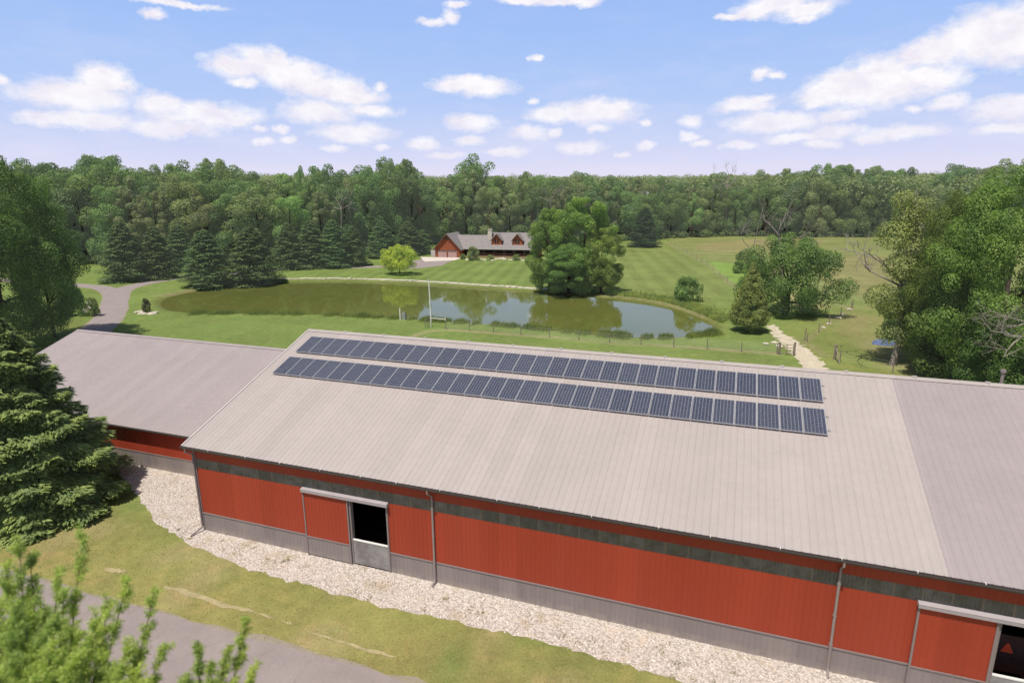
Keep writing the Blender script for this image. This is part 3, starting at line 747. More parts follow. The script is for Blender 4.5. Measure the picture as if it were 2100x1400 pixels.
# main wing
WX0, WX1, WY0, WY1, WE, WR, WRY = 8.1, 30.5, 2.6, 12.0, 2.75, 7.1, 7.2
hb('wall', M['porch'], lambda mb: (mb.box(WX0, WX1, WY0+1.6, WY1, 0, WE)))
hb('wall_gable', M['log'], lambda mb: (mb.quad((WX1+.01, WY0+1.6, 0), (WX1+.01, WY1, 0), (WX1+.01, WY1, WE), (WX1+.01, WRY, WR-.1), (WX1+.01, WY0+1.6, WE+.8))))
def wroof(mb):
    for (xa, xb, rz) in ((GW/2, 14.6, WR-.8), (14.6, WX1+.6, WR)):
        sl = (rz-WE)/(WRY-WY0)
        for yy, zz in ((WY0-.5, WE-.5*sl+.1), (2*WRY-WY0+.5, WE-.5*sl+.1)):
            q = [(xa, yy, zz), (xb, yy, zz), (xb, WRY, rz), (xa, WRY, rz)]
            mb.quad(*(q if yy < WRY else q[::-1])); mb.quad(*[(a, b_, c2-.14) for a, b_, c2 in (q[::-1] if yy < WRY else q)])
            mb.quad((xa, yy, zz-.14), (xb, yy, zz-.14), (xb, yy, zz), (xa, yy, zz))
        mb.quad((xa, WY0-.5, WE-.5*sl+.1), (xa, WRY, rz), (xa, 2*WRY-WY0+.5, WE-.5*sl+.1))
        mb.quad((xb, WY0-.5, WE-.5*sl+.1), (xb, 2*WRY-WY0+.5, WE-.5*sl+.1), (xb, WRY, rz))
hb('roof', M['shingle'], wroof)
hb('gutter', M['trim_lt'], lambda mb: mb.box(9., WX1+.6, WY0-.62, WY0-.505, WE-.35, WE-.22))
hb('porch_floor', M['deck'], lambda mb: mb.box(8.6, WX1, WY0-.3, WY0+1.6, .0, .38))
for x in (11.6, 14.7, 17.8, 20.9, 24., 27.1, 30.2):
    hb('porch_post', M['log_dk'], lambda mb: mb.tube([(x, WY0-.1, .38), (x, WY0-.1, WE-.2)], .10, 7))
hb('porch_railing', M['log_dk'], lambda mb: (mb.box(11.6, 30.2, WY0-.14, WY0-.06, 1.15, 1.25), mb.box(11.6, 30.2, WY0-.13, WY0-.07, .5, .57), [mb.box(11.8+i*.32, 11.85+i*.32, WY0-.12, WY0-.08, .57, 1.15) for i in range(57)]))
for k_ in range(2):
    x = 16.9+k_*6.4; yf = WY0+.9; zb, ze, za = 3.45, 5.2, 6.9; wd = 3.0
    dm = empty('dormer'); dm.parent = house
    hb('dormer_wall', M['log'], lambda mb: (mb.quad((x, yf, zb), (x+wd, yf, zb), (x+wd, yf, ze), (x+wd/2, yf, za), (x, yf, ze)), mb.quad((x, WRY-.5, zb), (x, yf, zb), (x, yf, ze), (x, WRY-.5, ze)), mb.quad((x+wd, yf, zb), (x+wd, WRY-.5, zb), (x+wd, WRY-.5, ze), (x+wd, yf, ze))), dm)
    def droof(mb):
        for s1 in (-1, 1):
            xe = x+wd/2+s1*(wd/2+.35); zz = ze-.35*(za-ze)/(wd/2)+.08
            q = [(xe, yf-.45, zz), (x+wd/2, yf-.45, za+.08), (x+wd/2, WRY, za+.08), (xe, WRY, zz)]
            mb.quad(*(q if s1 < 0 else q[::-1])); mb.quad(*[(a, b_, c2-.12) for a, b_, c2 in (q[::-1] if s1 < 0 else q)])
    hb('dormer_roof', M['shingle'], droof, dm)
    def dbarge(mb):
        for s1 in (-1, 1):
            xe = x+wd/2+s1*(wd/2+.35); zz = ze-.35*(za-ze)/(wd/2)+.08
            q = [(xe, yf-.47, zz-.24), (xe, yf-.47, zz+.02), (x+wd/2, yf-.47, za+.1), (x+wd/2, yf-.47, za-.22)]
            mb.quad(*(q if s1 > 0 else q[::-1]))
    hb('dormer_barge_board', M['log_dk'], dbarge, dm)
    hb('dormer_window', M['glass'], lambda mb: (mb.box(x+.85, x+1.4, yf-.04, yf-.01, 4.0, 5.4), mb.box(x+1.6, x+2.15, yf-.04, yf-.01, 4.0, 5.4)), dm)
hb('chimney', M['stone'], lambda mb: (mb.box(15.2, 16.35, WRY-1.9, WRY-.9, 4.6, 8.0), mb.box(15.1, 16.45, WRY-2., WRY-.8, 8.0, 8.15)))
hb('front_door', M['log_dk'], lambda mb: mb.box(20, 21, WY0+1.54, WY0+1.59, .4, 2.4))
for x in (12.6, 16.4, 23, 26.5): hb('window', M['glass'], lambda mb: mb.box(x, x+1.5, WY0+1.55, WY0+1.59, 1.15, 2.25))
hb('side_entry', M['trim_lt'], lambda mb: mb.box(-1.9, -.02, 1.2, 4.5, 0, 2.0))
# boulders in front of the house, by the shrub, by the left tree
def rock_mesh(seed, s):
    r = random.Random(seed); import bmesh
    bm = bmesh.new(); bmesh.ops.create_icosphere(bm, subdivisions=2, radius=s)
    ph = [r.uniform(0, 6) for _ in range(6)]
    for v in bm.verts:
        k = 1+.22*math.sin(v.co.x/s*2.3+ph[0])*math.cos(v.co.y/s*2.1+ph[1])+.16*math.sin(v.co.z/s*3+ph[2])+r.uniform(-.06, .06)
        v.co = Vector((v.co.x*k*1.25, v.co.y*k*.9, max(v.co.z*k*.7, -.15*s)))
    me_ = bpy.data.meshes.new('boulder'); bm.to_mesh(me_); bm.free(); me_.materials.append(M['stone']); return me_
rocks = [rock_mesh(i, 1.) for i in range(5)]
rr = random.Random(11)
def boulders(pts, label, group, s0, s1):
    for u, v in pts:
        o = bpy.data.objects.new('boulder', rr.choice(rocks)); COL.objects.link(o)
        p = at(u, v); o.location = (p.x, p.y, .05); s = rr.uniform(s0, s1); o.scale = (s, s*rr.uniform(.7, 1.1), s*rr.uniform(.7, 1))
        o.rotation_euler = (0, 0, rr.uniform(0, 6)); tag(o, label, 'boulder', group)
boulders([(958+i*6.2+rr.uniform(-2, 2), 532.5+rr.uniform(-1.5, 2.2)) for i in range(22)], 'cream boulder in the garden bed below the house porch', 'boulders below the porch', .35, .75)
boulders([(284, 641), (290, 643), (297, 644), (305, 644.5), (313, 644), (320, 642)], 'cream boulder ringing the small dark shrub by the pond end', 'boulders round the shrub', .35, .6)
boulders([(186, 622), (184, 627), (180, 632), (175, 637), (170, 641), (166, 644)], 'cream boulder beside the lane near the big left tree', 'boulders beside the lane', .4, .75)
boulders([(1588, 703), (1598, 712), (1570, 706)], 'white stone beside the gate at the pale farm track', 'stones by the farm track', .3, .45)
boulders([(1728, 645), (1742, 634), (1719, 653), (1700, 664), (1689, 672)], 'flat white stone in the pasture beyond the farm track', 'stones in the pasture', .25, .4)
# shore edging
line = smooth_open([at(u, v, -.1) for u, v in ((566, 574), (620, 572.5), (700, 572), (850, 577), (1000, 587), (1100, 593), (1180, 600))], 2)
mb = MB(); rs = np.random.RandomState(2)
for a, b_ in zip(line[:-1], line[1:]):
    L = np.hypot(*(b_-a)); k_ = max(1, int(L/1.1))
    for j in range(k_):
        p = a+(b_-a)*(j+.0)/k_; q = a+(b_-a)*(j+.93)/k_; d = (q-p)/np.hypot(*(q-p)); n_ = np.array([-d[1], d[0]]); w_ = .45+rs.rand()*.3; h0 = .10+rs.rand()*.14
        P_ = [p-n_*w_, q-n_*w_, q+n_*w_, p+n_*w_]; n0 = len(mb.v)
        mb.v += [(x[0]+rs.randn()*.05, x[1]+rs.randn()*.05, -.7) for x in P_]+[(x[0]+rs.randn()*.06, x[1]+rs.randn()*.06, h0) for x in P_]
        for f in ((4, 5, 6, 7), (0, 1, 5, 4), (1, 2, 6, 5), (2, 3, 7, 6), (3, 0, 4, 7)): mb.f.append(tuple(n0+i for i in f)); mb.mi.append(0)
tag(mb.build('stone_edging', M['stone']), 'low cream stone edging along the far shore of the pond', 'edging')

# ------------------------------------------------------------------ fences, poles, gates
def post_mb(x, y, h, r=.07, lean=(0, 0)):
    mb = MB(); mb.tube([(x, y, -.05), (x+lean[0], y+lean[1], h)], [r, r*.9], 7); return mb
def wire_fence(pts, spacing, h, label, wires=4, post='wood_post', r=.06, mesh=False):
    L = [np.array(tuple(at(u, v))[:2]) for u, v in pts]
    o = empty('wire_fence', (L[0][0], L[0][1], 0)); o.location = (0, 0, 0); tag(o, label, 'fence')
    P_ = []
    for a, b_ in zip(L[:-1], L[1:]):
        k_ = max(1, int(round(np.hypot(*(b_-a))/spacing)))
        P_ += [a+(b_-a)*j/k_ for j in range(k_)]
    P_.append(L[-1])
    for p in P_: post_mb(p[0], p[1], h+random.Random(int(p[0]*9)).uniform(-.05, .12), r).build('post', M[post], o)
    mb = MB()
    for i in range(wires):
        z = h*(i+1)/wires-.05
        for a, b_ in zip(P_[:-1], P_[1:]):
            mid_ = (a+b_)/2; mb.tube([(a[0], a[1], z), (mid_[0], mid_[1], z-.02), (b_[0], b_[1], z)], .006, 3, cap=False)
    if mesh:
        for a, b_ in zip(P_[:-1], P_[1:]):
            k_ = int(np.hypot(*(b_-a))/.3)
            for j in range(1, k_): q = a+(b_-a)*j/k_; mb.tube([(q[0], q[1], .03), (q[0], q[1], h-.05)], .003, 3, cap=False)
    mb.build('wire', M['wire'], o); return o
wire_fence([(914, 675), (1012, 682), (1250, 703), (1450, 716), (1593, 726)], 4.2, 1.25, 'wire mesh fence along the tan line between barn and pond', 6, mesh=True)
wire_fence([(1628, 727), (1655, 700), (1700, 665), (1745, 634)], 8., 1.25, 'wire fence running back from the farm track gateway', 3)
wire_fence([(1668, 600), (1715, 617), (1748, 632), (1800, 632), (1860, 632)], 5., 1.4, 'wire fence with wooden posts at the near edge of the hay field', 4, r=.09)
wire_fence([(1370, 498), (1410, 520), (1450, 545), (1510, 592)], 9., 1.2, 'thin wire fence between the mown slope and the hay field', 3, r=.05)
wire_fence([(1722, 742), (1830, 765)], 5., 1.25, 'wire fence going right from the leaning gatepost', 4)
for (u, v, h, lab, ln_, r_) in ((1597, 727, 1.5, 'wooden gatepost left of the pale farm track', (0, 0), .11), (1628, 729, 1.6, 'wooden gatepost right of the pale farm track', (0, 0), .12),
                       (1711, 737, 1.7, 'thick dark gatepost with a prop leaning against it', (0, 0), .16), (1650, 697, 1.5, 'slim post standing alone in the pasture corner', (.05, 0), .07)):
    p = at(u, v); o = post_mb(0, 0, h, r_, ln_).build('gatepost', M['wood_post']); o.location = p; tag(o, lab, 'gatepost')
p = at(1722, 746); q = at(1711, 737)
mb = MB(); mb.tube([(0, 0, 0), ((q-p).x*.9, (q-p).y*.9, 1.35)], .07, 6); o = mb.build('timber_prop', M['wood_post']); o.location = p; tag(o, 'timber prop leaning on the thick dark gatepost', 'prop')
def metal_gate(a, b_, label, h=1.3, m_='wood_post'):
    A, B = at(*a), at(*b_); o = empty('farm_gate', A); tag(o, label, 'gate'); d = B-A; d.z = 0
    mb = MB()
    for z in (.25, .55, .85, 1.2): mb.tube([(0, 0, z), (d.x, d.y, z)], .03, 5)
    mb.build('rail', M[m_], o)
    mb = MB()
    for f_ in (0, .5, 1): mb.tube([(d.x*f_, d.y*f_, .15), (d.x*f_, d.y*f_, h)], .04, 5)
    mb.build('upright', M[m_], o); return o
metal_gate((872, 674), (884, 668), 'low weathered gate beside the tall white pole', 1.3)
metal_gate((1599, 727), (1626, 728), 'wooden rail gate across the pale farm track')
# tall white pole with the cross bar
p = at(884, 661)
pole = tag(empty('light_pole', p), 'tall thin white pole standing by the pond fence', 'pole')
hh = height_to(p, 881, 573)
mb = MB(); mb.tube([(0, 0, -.05), (-.03, 0, hh*.5), (-.1, 0, hh)], [.115, .10, .08], 8); mb.build('shaft', M['white'], pole)
mb = MB(); mb.tube([(-.1, 0, hh), (-.1, 0, hh+.25)], .03, 6); mb.box(-.2, 0, -.06, .06, hh-.25, hh-.12); mb.build('cap_fitting', M['wire'], pole)
q = at(914, 674); a = at(884, 671)
fr_ = tag(empty('pipe_frame', a), 'white pipe rail frame next to the tall white pole', 'frame'); d = q-a
mb = MB(); mb.tube([(0, 0, 1.35), (d.x, d.y, 1.35)], .045, 6); mb.build('rail', M['white'], fr_)
for f_ in (0, 1): mb = MB(); mb.tube([(d.x*f_, d.y*f_, 0), (d.x*f_, d.y*f_, 1.6 if f_ else 1.3)], .05, 6); mb.build('post', M['white'], fr_)
p = at(821, 655); o = post_mb(0, 0, height_to(p, 821, 632), .10).build('marker_post', M['white']); o.location = p; tag(o, 'short white post at the near pond edge', 'post')
p = at(829, 655); mb = MB(); mb.box(-.3, .3, -.2, .2, 0, .9); mb.box(-.22, .22, -.14, .14, .9, 1.15); o = mb.build('pump_box', M['wire']); o.location = p; tag(o, 'small grey box beside the short white post', 'box')
# blue tarp pool
p = at(1812, 706); rs = np.random.RandomState(6)
mb = MB(); ring = [(1.15*math.cos(i*.524)*(1+rs.rand()*.3), .75*math.sin(i*.524)*(1+rs.rand()*.2), .02) for i in range(12)]; top = [(x*.8, y*.8, .42+rs.rand()*.12) for x, y, z in ring]
for i in range(12):
    j = (i+1) % 12; mb.quad(ring[i], ring[j], top[j], top[i]); mb.quad(top[i], top[j], (0, 0, .5))
o = mb.build('tarpaulin', M['blue']); o.location = p; tag(o, 'pale blue tarpaulin heap in the shade by the half-dead tree', 'tarpaulin')

# ------------------------------------------------------------------ vegetation
def unit(v): return v/np.maximum(np.linalg.norm(v, axis=1)[:, None], 1e-9)
def cards(P, N, sx, sy, rs, T=None):
    """quads at P with normal N; T long axis"""
    n = len(P)
    if T is None: T = rs.randn(n, 3)
    T = unit(T-N*np.sum(T*N, 1)[:, None]); B = np.cross(N, T)
    sx = np.broadcast_to(sx, (n,))[:, None]; sy = np.broadcast_to(sy, (n,))[:, None]
    return np.stack([P-T*sx, P+B*sy*.9+T*sx*.1, P+T*sx, P-B*sy*.9-T*sx*.1], 1).reshape(-1, 3)
def leaf_cloud(C, rad, n, size, rs, up=.35, shell=(.6, 1.08)):
    C = np.array(C); rad = np.array(rad); w = rad**2; w /= w.sum()
    k = rs.choice(len(C), n, p=w)
    d = rs.randn(n, 3); d[:, 2] += up; d = unit(d)
    q = shell[0]+(shell[1]-shell[0])*rs.rand(n)**.6
    P = C[k]+d*(rad[k]*q)[:, None]*np.array([1, 1, .82])
    N = unit(d+rs.randn(n, 3)*.42+np.array([0, 0, .25]))
    s = size*(.55+.9*rs.rand(n))
    return cards(P, N, s*.5, s*.33, rs)
def crown_clumps(h, Rx, base, n, rs, top_pow=1., cr=.33):
    """clump centres filling an uneven egg-shaped crown"""
    C = []; rad = []; hc = h-base
    ph = rs.rand(4)*6.28
    while len(C) < n:
        a = rs.rand()*6.28; zt = rs.rand()**.85
        env = math.sin(math.pi*min(1, max(0, .12+.80*zt**top_pow)))**.7
        lob = 1+.18*math.sin(2*a+ph[0])+.14*math.sin(3*a+ph[1]+zt*4)+.1*math.sin(5*a+ph[2])
        r = Rx*env*lob*(.45+.5*rs.rand()**.5)
        z = base+hc*zt*.93
        C.append((math.cos(a)*r, math.sin(a)*r, z)); rad.append(Rx*cr*(.6+.65*rs.rand())*(1 if zt < .85 else .7))
    return C, rad
def trunk_mesh(mb, h, r, rs, C=None, nl=7, lean=0.):
    top = np.array([lean*h, 0, h*.78])
    pts = [np.array([0, 0, -.1]), np.array([lean*h*.25+.01, .0, h*.25]), np.array([lean*h*.6, rs.randn()*.02*h, h*.5]), top]
    mb.tube([(0, 0, -.1), (0, 0, .25)], [r*1.45, r*1.05], 8, cap=False)
    mb.tube([(0, 0, .25)]+[tuple(p) for p in pts[1:]], [r*1.05, r*.8, r*.5, r*.15], 8)
    if C is not None:
        sel = rs.choice(len(C), min(nl, len(C)), replace=False)
        for i in sel:
            c = np.array(C[i]); z0 = min(h*.55, max(h*.16, c[2]*.55)); s = np.array([lean*z0, 0, z0]); mid_ = s*.4+c*.6+np.array([0, 0, -h*.03])
            mb.tube([tuple(s), tuple(mid_), tuple(c)], [r*.42, r*.25, r*.06], 5)
def make_tree(name, h, Rx, base, nc, nl, size, seed, cr=.33, top_pow=1., trunk_r=None, bark='bark', up=.35):
    rs = np.random.RandomState(seed)
    C, rad = crown_clumps(h, Rx, base, nc, rs, top_pow, cr)
    root = empty(name)
    quads_mesh('crown', leaf_cloud(C, rad, nl, size, rs, up), M['leaf'], root)
    mb = MB(); trunk_mesh(mb, h, trunk_r or h*.018, rs, C, 9); mb.build('trunk', M[bark], root)
    return root
def conifer(name, h, Rb, seed, nb=150, per=60, size=.5, base=.03, droop=.25, mat_='needle', power=.85, pad=.30, trunk_r=None, dense=1., hg=.42):
    """whorled conifer: drooping branch pads of needle sprays"""
    rs = np.random.RandomState(seed); V = []; mbt = MB()
    r = trunk_r or h*.017
    mbt.tube([(0, 0, -.1), (0, 0, h*.5), (0, 0, h*.97)], [r, r*.55, r*.1], 7)
    for i in range(nb):
        f = (i+rs.rand())/nb; f = 1-(1-f)**1.35 if f < 1 else f
        z = h*(base+(1-base)*f*.985); L = Rb*(1-f)**power*(.72+.5*rs.rand())+.05*Rb*.6
        a = i*2.39996+rs.randn()*.25; dx, dy = math.cos(a), math.sin(a)
        n = max(8, int(per*(.25+L/Rb)*dense))
        s = rs.rand(n)**.65                       # along the branch
        lift = .18*(f) ; zz = z+L*(s*lift-droop*s**1.3+.10*droop*(s**4)*2.2)
        wd = L*pad*np.sin(np.pi*np.clip(s*.86+.08, 0, 1))**.7+.03
        q = rs.uniform(-1, 1, n)
        hang = -np.abs(rs.randn(n))*size*hg-np.abs(q)*wd*.35
        P = np.stack([dx*s*L-dy*q*wd, dy*s*L+dx*q*wd, zz+hang], 1)
        T = np.stack([dx*(.7+0*s)-dy*q*.9, dy*(.7+0*s)+dx*q*.9, -.55-.3*rs.rand(n)], 1)+rs.randn(n, 3)*.22
        N = unit(np.stack([dx*.35+rs.randn(n)*.4, dy*.35+rs.randn(n)*.4, np.full(n, 1.5)], 1))
        sz = size*(.6+.8*rs.rand(n))
        V.append(cards(P, N, sz*.55, sz*.22, rs, T))
        if i % 2 == 0: mbt.tube([(0, 0, z), (dx*L*.5, dy*L*.5, z+L*(.5*lift-droop*.4)), (dx*L*.9, dy*L*.9, z+L*(.9*lift-droop*.85))], [r*.22*(1-f)+.01, r*.14*(1-f)+.008, .004], 4, cap=False)
    root = empty(name)
    quads_mesh('crown', np.concatenate(V), M[mat_], root); mbt.build('trunk', M['bark'], root)
    return root
def place(o, p, s, rz, color, label, cat='tree', group=None):
    o.location = (p[0], p[1], p[2] if len(p) > 2 else 0); o.scale = s if hasattr(s, '__len__') else (s, s, s); o.rotation_euler = (0, 0, rz)
    for ch in o.children:
        if ch.name.startswith('crown'): ch.color = (*color, 1)
    tag(o, label, cat, group); return o
def sized(proto, h0, used, u, v, vtop, R0, Rpx, rz, color, label, cat='tree', group=None, z=0.):
    """put a tree with its foot at pixel foot, its height and width in metres worked out from the photograph"""
    p = at(u, v); p.z = z; h = height_to(p, u, vtop); w = Rpx*depth(p)/F
    o = proto if used == 0 else copy_tree(proto)
    return place(o, p, (w/R0, w/R0, h/h0), rz, color, label, cat, group)
G_DARK, G_MID, G_LT, G_YEL, G_SPR = (.078, .132, .044), (.104, .170, .053), (.145, .215, .066), (.20, .27, .030), (.105, .155, .066)

# woodland prototypes (20 m)
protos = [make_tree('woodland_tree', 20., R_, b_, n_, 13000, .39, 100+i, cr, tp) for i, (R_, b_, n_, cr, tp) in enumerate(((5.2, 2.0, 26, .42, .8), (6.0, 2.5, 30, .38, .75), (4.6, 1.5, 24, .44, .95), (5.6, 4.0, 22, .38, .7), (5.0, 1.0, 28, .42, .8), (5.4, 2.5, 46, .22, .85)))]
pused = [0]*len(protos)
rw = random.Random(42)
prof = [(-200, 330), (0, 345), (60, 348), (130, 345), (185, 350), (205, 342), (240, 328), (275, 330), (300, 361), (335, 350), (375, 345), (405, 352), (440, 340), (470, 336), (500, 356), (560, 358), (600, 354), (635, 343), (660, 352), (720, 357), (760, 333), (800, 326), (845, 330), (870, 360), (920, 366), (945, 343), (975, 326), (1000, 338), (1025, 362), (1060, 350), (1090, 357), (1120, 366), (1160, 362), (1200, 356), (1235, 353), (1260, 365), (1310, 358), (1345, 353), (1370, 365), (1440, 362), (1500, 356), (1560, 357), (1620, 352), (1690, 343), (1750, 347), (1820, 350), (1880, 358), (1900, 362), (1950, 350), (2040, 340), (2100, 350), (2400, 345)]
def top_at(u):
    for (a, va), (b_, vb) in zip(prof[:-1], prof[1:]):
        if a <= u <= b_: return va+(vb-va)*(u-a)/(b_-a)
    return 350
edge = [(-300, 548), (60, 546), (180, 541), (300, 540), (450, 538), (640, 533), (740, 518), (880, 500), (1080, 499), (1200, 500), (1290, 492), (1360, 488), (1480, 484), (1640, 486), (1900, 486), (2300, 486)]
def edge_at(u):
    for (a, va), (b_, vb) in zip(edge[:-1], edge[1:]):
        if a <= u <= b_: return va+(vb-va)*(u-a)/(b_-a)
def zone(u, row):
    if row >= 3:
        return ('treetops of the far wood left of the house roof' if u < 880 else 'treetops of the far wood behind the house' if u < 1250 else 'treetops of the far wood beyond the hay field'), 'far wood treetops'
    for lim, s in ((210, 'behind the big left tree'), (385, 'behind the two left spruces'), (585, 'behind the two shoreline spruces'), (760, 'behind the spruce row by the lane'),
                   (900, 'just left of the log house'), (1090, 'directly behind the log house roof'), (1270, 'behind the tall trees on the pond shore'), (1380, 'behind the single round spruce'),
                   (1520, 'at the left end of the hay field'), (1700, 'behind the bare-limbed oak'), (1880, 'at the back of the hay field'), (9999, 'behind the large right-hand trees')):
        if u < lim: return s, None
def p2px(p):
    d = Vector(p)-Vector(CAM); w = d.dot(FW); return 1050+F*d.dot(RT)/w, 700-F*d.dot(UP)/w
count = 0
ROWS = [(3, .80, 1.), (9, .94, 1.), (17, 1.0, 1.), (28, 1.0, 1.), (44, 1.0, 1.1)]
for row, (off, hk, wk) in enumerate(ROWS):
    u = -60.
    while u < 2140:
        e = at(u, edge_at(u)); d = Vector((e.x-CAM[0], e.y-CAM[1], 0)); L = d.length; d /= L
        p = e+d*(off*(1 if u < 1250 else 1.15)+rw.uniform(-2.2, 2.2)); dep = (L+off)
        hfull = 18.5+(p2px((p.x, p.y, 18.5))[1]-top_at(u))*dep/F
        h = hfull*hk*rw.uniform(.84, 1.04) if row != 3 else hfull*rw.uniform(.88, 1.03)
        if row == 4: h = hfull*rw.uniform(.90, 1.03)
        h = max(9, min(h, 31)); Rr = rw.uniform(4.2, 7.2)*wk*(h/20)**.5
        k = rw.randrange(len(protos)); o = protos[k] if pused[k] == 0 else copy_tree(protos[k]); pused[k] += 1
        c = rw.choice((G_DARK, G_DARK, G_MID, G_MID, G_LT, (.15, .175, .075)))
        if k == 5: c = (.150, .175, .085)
        hz_ = min(1, dep/600); c = tuple(a*(1-hz_*.3)+b_*hz_*.3 for a, b_ in zip(c, (.16, .19, .15)))  # haze mixed into the leaf tint, paler for farther trees
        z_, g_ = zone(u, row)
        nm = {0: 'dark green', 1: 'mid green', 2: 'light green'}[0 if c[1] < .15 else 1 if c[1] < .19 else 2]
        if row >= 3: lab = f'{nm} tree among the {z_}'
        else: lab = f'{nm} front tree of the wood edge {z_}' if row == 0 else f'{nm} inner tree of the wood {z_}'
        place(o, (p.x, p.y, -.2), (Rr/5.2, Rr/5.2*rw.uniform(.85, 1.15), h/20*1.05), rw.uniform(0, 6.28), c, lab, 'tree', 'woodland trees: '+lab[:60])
        count += 1
        u += (Rr*1.55)*F/dep*rw.uniform(.85, 1.15)*(1.0 if row < 3 else 1.25)
# distant wood as one mass
rs = np.random.RandomState(77); C = []; rad = []
for i in range(4200):
    u = rs.uniform(-250, 2350); dd = 290+700*rs.rand()**1.5
    d = ray(u, 380); d.z = 0; d.normalize(); p = Vector((CAM[0], CAM[1], 0))+d*dd
    tp = 18.5+(p2px((p.x, p.y, 18.5))[1]-369+rs.randn()*2.6)*dd/F
    tp = min(tp, 46)
    C.append((p.x, p.y, tp-4.2-(6*rs.rand() if i % 3 == 0 else 0))); rad.append(4.6+dd*.004)
V = leaf_cloud(C, rad, 330000, 1.1, rs, .9)
o = quads_mesh('distant_woods', V, M['leaf']); o.color = (.150, .195, .100, 1); tag(o, 'hazy canopy of the distant forest along the horizon', 'forest', kind='stuff')  # the canopy's haze is partly painted in by this paler tint
# understory at wood edge
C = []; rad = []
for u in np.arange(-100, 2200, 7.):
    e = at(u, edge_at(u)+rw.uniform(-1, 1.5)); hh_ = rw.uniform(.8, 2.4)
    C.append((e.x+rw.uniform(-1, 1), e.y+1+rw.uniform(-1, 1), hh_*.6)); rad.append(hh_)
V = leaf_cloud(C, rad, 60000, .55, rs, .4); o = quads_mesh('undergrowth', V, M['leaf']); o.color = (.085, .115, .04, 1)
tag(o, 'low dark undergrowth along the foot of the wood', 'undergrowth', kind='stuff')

# skyline standouts
for i, (u, vt, rp, k, c, lab) in enumerate(((762, 330, 22, 2, G_MID, 'tall slender pale tree on the skyline, left one of three left of the house'), (800, 323, 26, 0, G_MID, 'tall pale tree on the skyline, middle one of three left of the house'),
        (843, 325, 24, 4, G_MID, 'tall pale tree on the skyline, right one of three left of the house'), (975, 323, 42, 1, G_MID, 'broad lone crown standing above the skyline over the house chimney'),
        (468, 335, 34, 1, G_LT, 'rounded tree standing above the skyline over the shoreline spruces'), (240, 326, 40, 3, (.10, .12, .055), 'thin-crowned grey green tree above the skyline at left'),
        (636, 338, 18, 3, G_MID, 'small tuft-topped tree above the skyline left of centre'), (1690, 338, 24, 0, G_LT, 'round-topped tree above the skyline behind the hay field'))):
    e = at(u, edge_at(u)); d = Vector((e.x-CAM[0], e.y-CAM[1], 0)).normalized(); p = e+d*(20+3*(i % 3))
    h = height_to(p, u, vt-5)*1.02; w_ = rp*depth(p)/F
    o = copy_tree(protos[k]); place(o, (p.x, p.y, -.2), (w_/5.2, w_/5.2, h/20), i*1.3, c, lab, 'tree')

# spruces
sp1 = conifer('spruce', 14., 4.6, 5, 360, 120, .42, .01, .36, 'needle', .56, .40); su = 0
sprs = [(262, 576, 452, 48, 'leftmost large dark spruce beside the lane fork'), (328, 571, 462, 40, 'second dark spruce beside the lane fork, right of the leftmost'),
        (430, 586, 468, 52, 'left one of the two large spruces at the pond shore'), (522, 580, 462, 54, 'right one of the two large spruces at the pond shore'),
        (596, 551, 455, 38, 'spruce behind the lane, left end of the back row'), (642, 549, 450, 38, 'spruce behind the lane, second in the back row'), (688, 548, 448, 38, 'spruce behind the lane, third in the back row'),
        (728, 545, 462, 30, 'spruce behind the lane, right end of the back row'), (375, 556, 458, 36, 'dark spruce in the gap between the two spruce pairs'), (786, 528, 450, 36, 'dark spruce behind the yellow-green tree'), (838, 523, 452, 34, 'dark spruce left of the garage'),
        (866, 521, 470, 26, 'small dark spruce touching the garage left side'), (1320, 506, 424, 32, 'single round spruce on the mown slope right of the pond trees')]
for u, v, vt, rp, lab in sprs:
    sized(sp1, 14., su, u, v, vt, 4.6, rp*1.08, u*.7, (G_SPR if u != 1320 else (.05, .085, .04)), lab, 'spruce'); su += 1

# yellow-green tree
yt = make_tree('ornamental_tree', 6., 4.3, 1.2, 70, 15000, .26, 31, .24, .85, .14)
sized(yt, 6., 0, 820, 563, 503, 4.3, 36, 0, (.275, .290, .036), 'round yellow-green tree on the lawn before the garage')
# tall pond-side cluster
pt = [make_tree('shore_tree', 18., 5.6, .3, 135, 62000, .25, s, .22, .95) for s in (41, 42)]
sized(pt[0], 18., 0, 1197, 600, 392, 5.6, 56, .4, (0.129, 0.200, 0.042), 'tallest light green tree on the far pond shore, covering the house end')
sized(pt[1], 18., 0, 1126, 597, 418, 5.6, 44, 2., (0.119, 0.185, 0.042), 'left tree of the cluster on the far pond shore, before the porch')
sized(pt[0], 18., 1, 1232, 602, 458, 5.6, 40, 3.6, (0.140, 0.207, 0.048), 'right tree of the cluster on the far pond shore')
sized(pt[1], 18., 1, 1165, 600, 490, 5.6, 58, 5., (0.099, 0.155, 0.042), 'low dark tree at the waterside foot of the shore cluster')
# cedar
rs = np.random.RandomState(9); C = []; rad = []
while len(C) < 260:
    zt = rs.rand()**1.25; a = rs.rand()*6.28; env = (1-zt)**.72*min(1, .62+zt*3.2); rr_ = 3.2*env*(.8+.14*rs.rand())-.3
    C.append((math.cos(a)*max(rr_, .05), math.sin(a)*max(rr_, .05), 1.0+7.7*zt)); rad.append(.30+.42*(1-zt)*rs.rand()+.1)
ce = empty('cedar'); quads_mesh('crown', leaf_cloud(C, rad, 42000, .17, rs, .4), M['needle'], ce)
mb = MB(); mb.tube([(0, 0, -.1), (0, 0, 1.2), (0, 0, 8)], [.2, .16, .03], 7); mb.build('trunk', M['bark'], ce)
sized(ce, 9., 0, 1534, 680, 536, 3.2, 47, 0, (0.148, 0.175, 0.048), 'conical olive green cedar beside the right end of the pond', 'cedar')
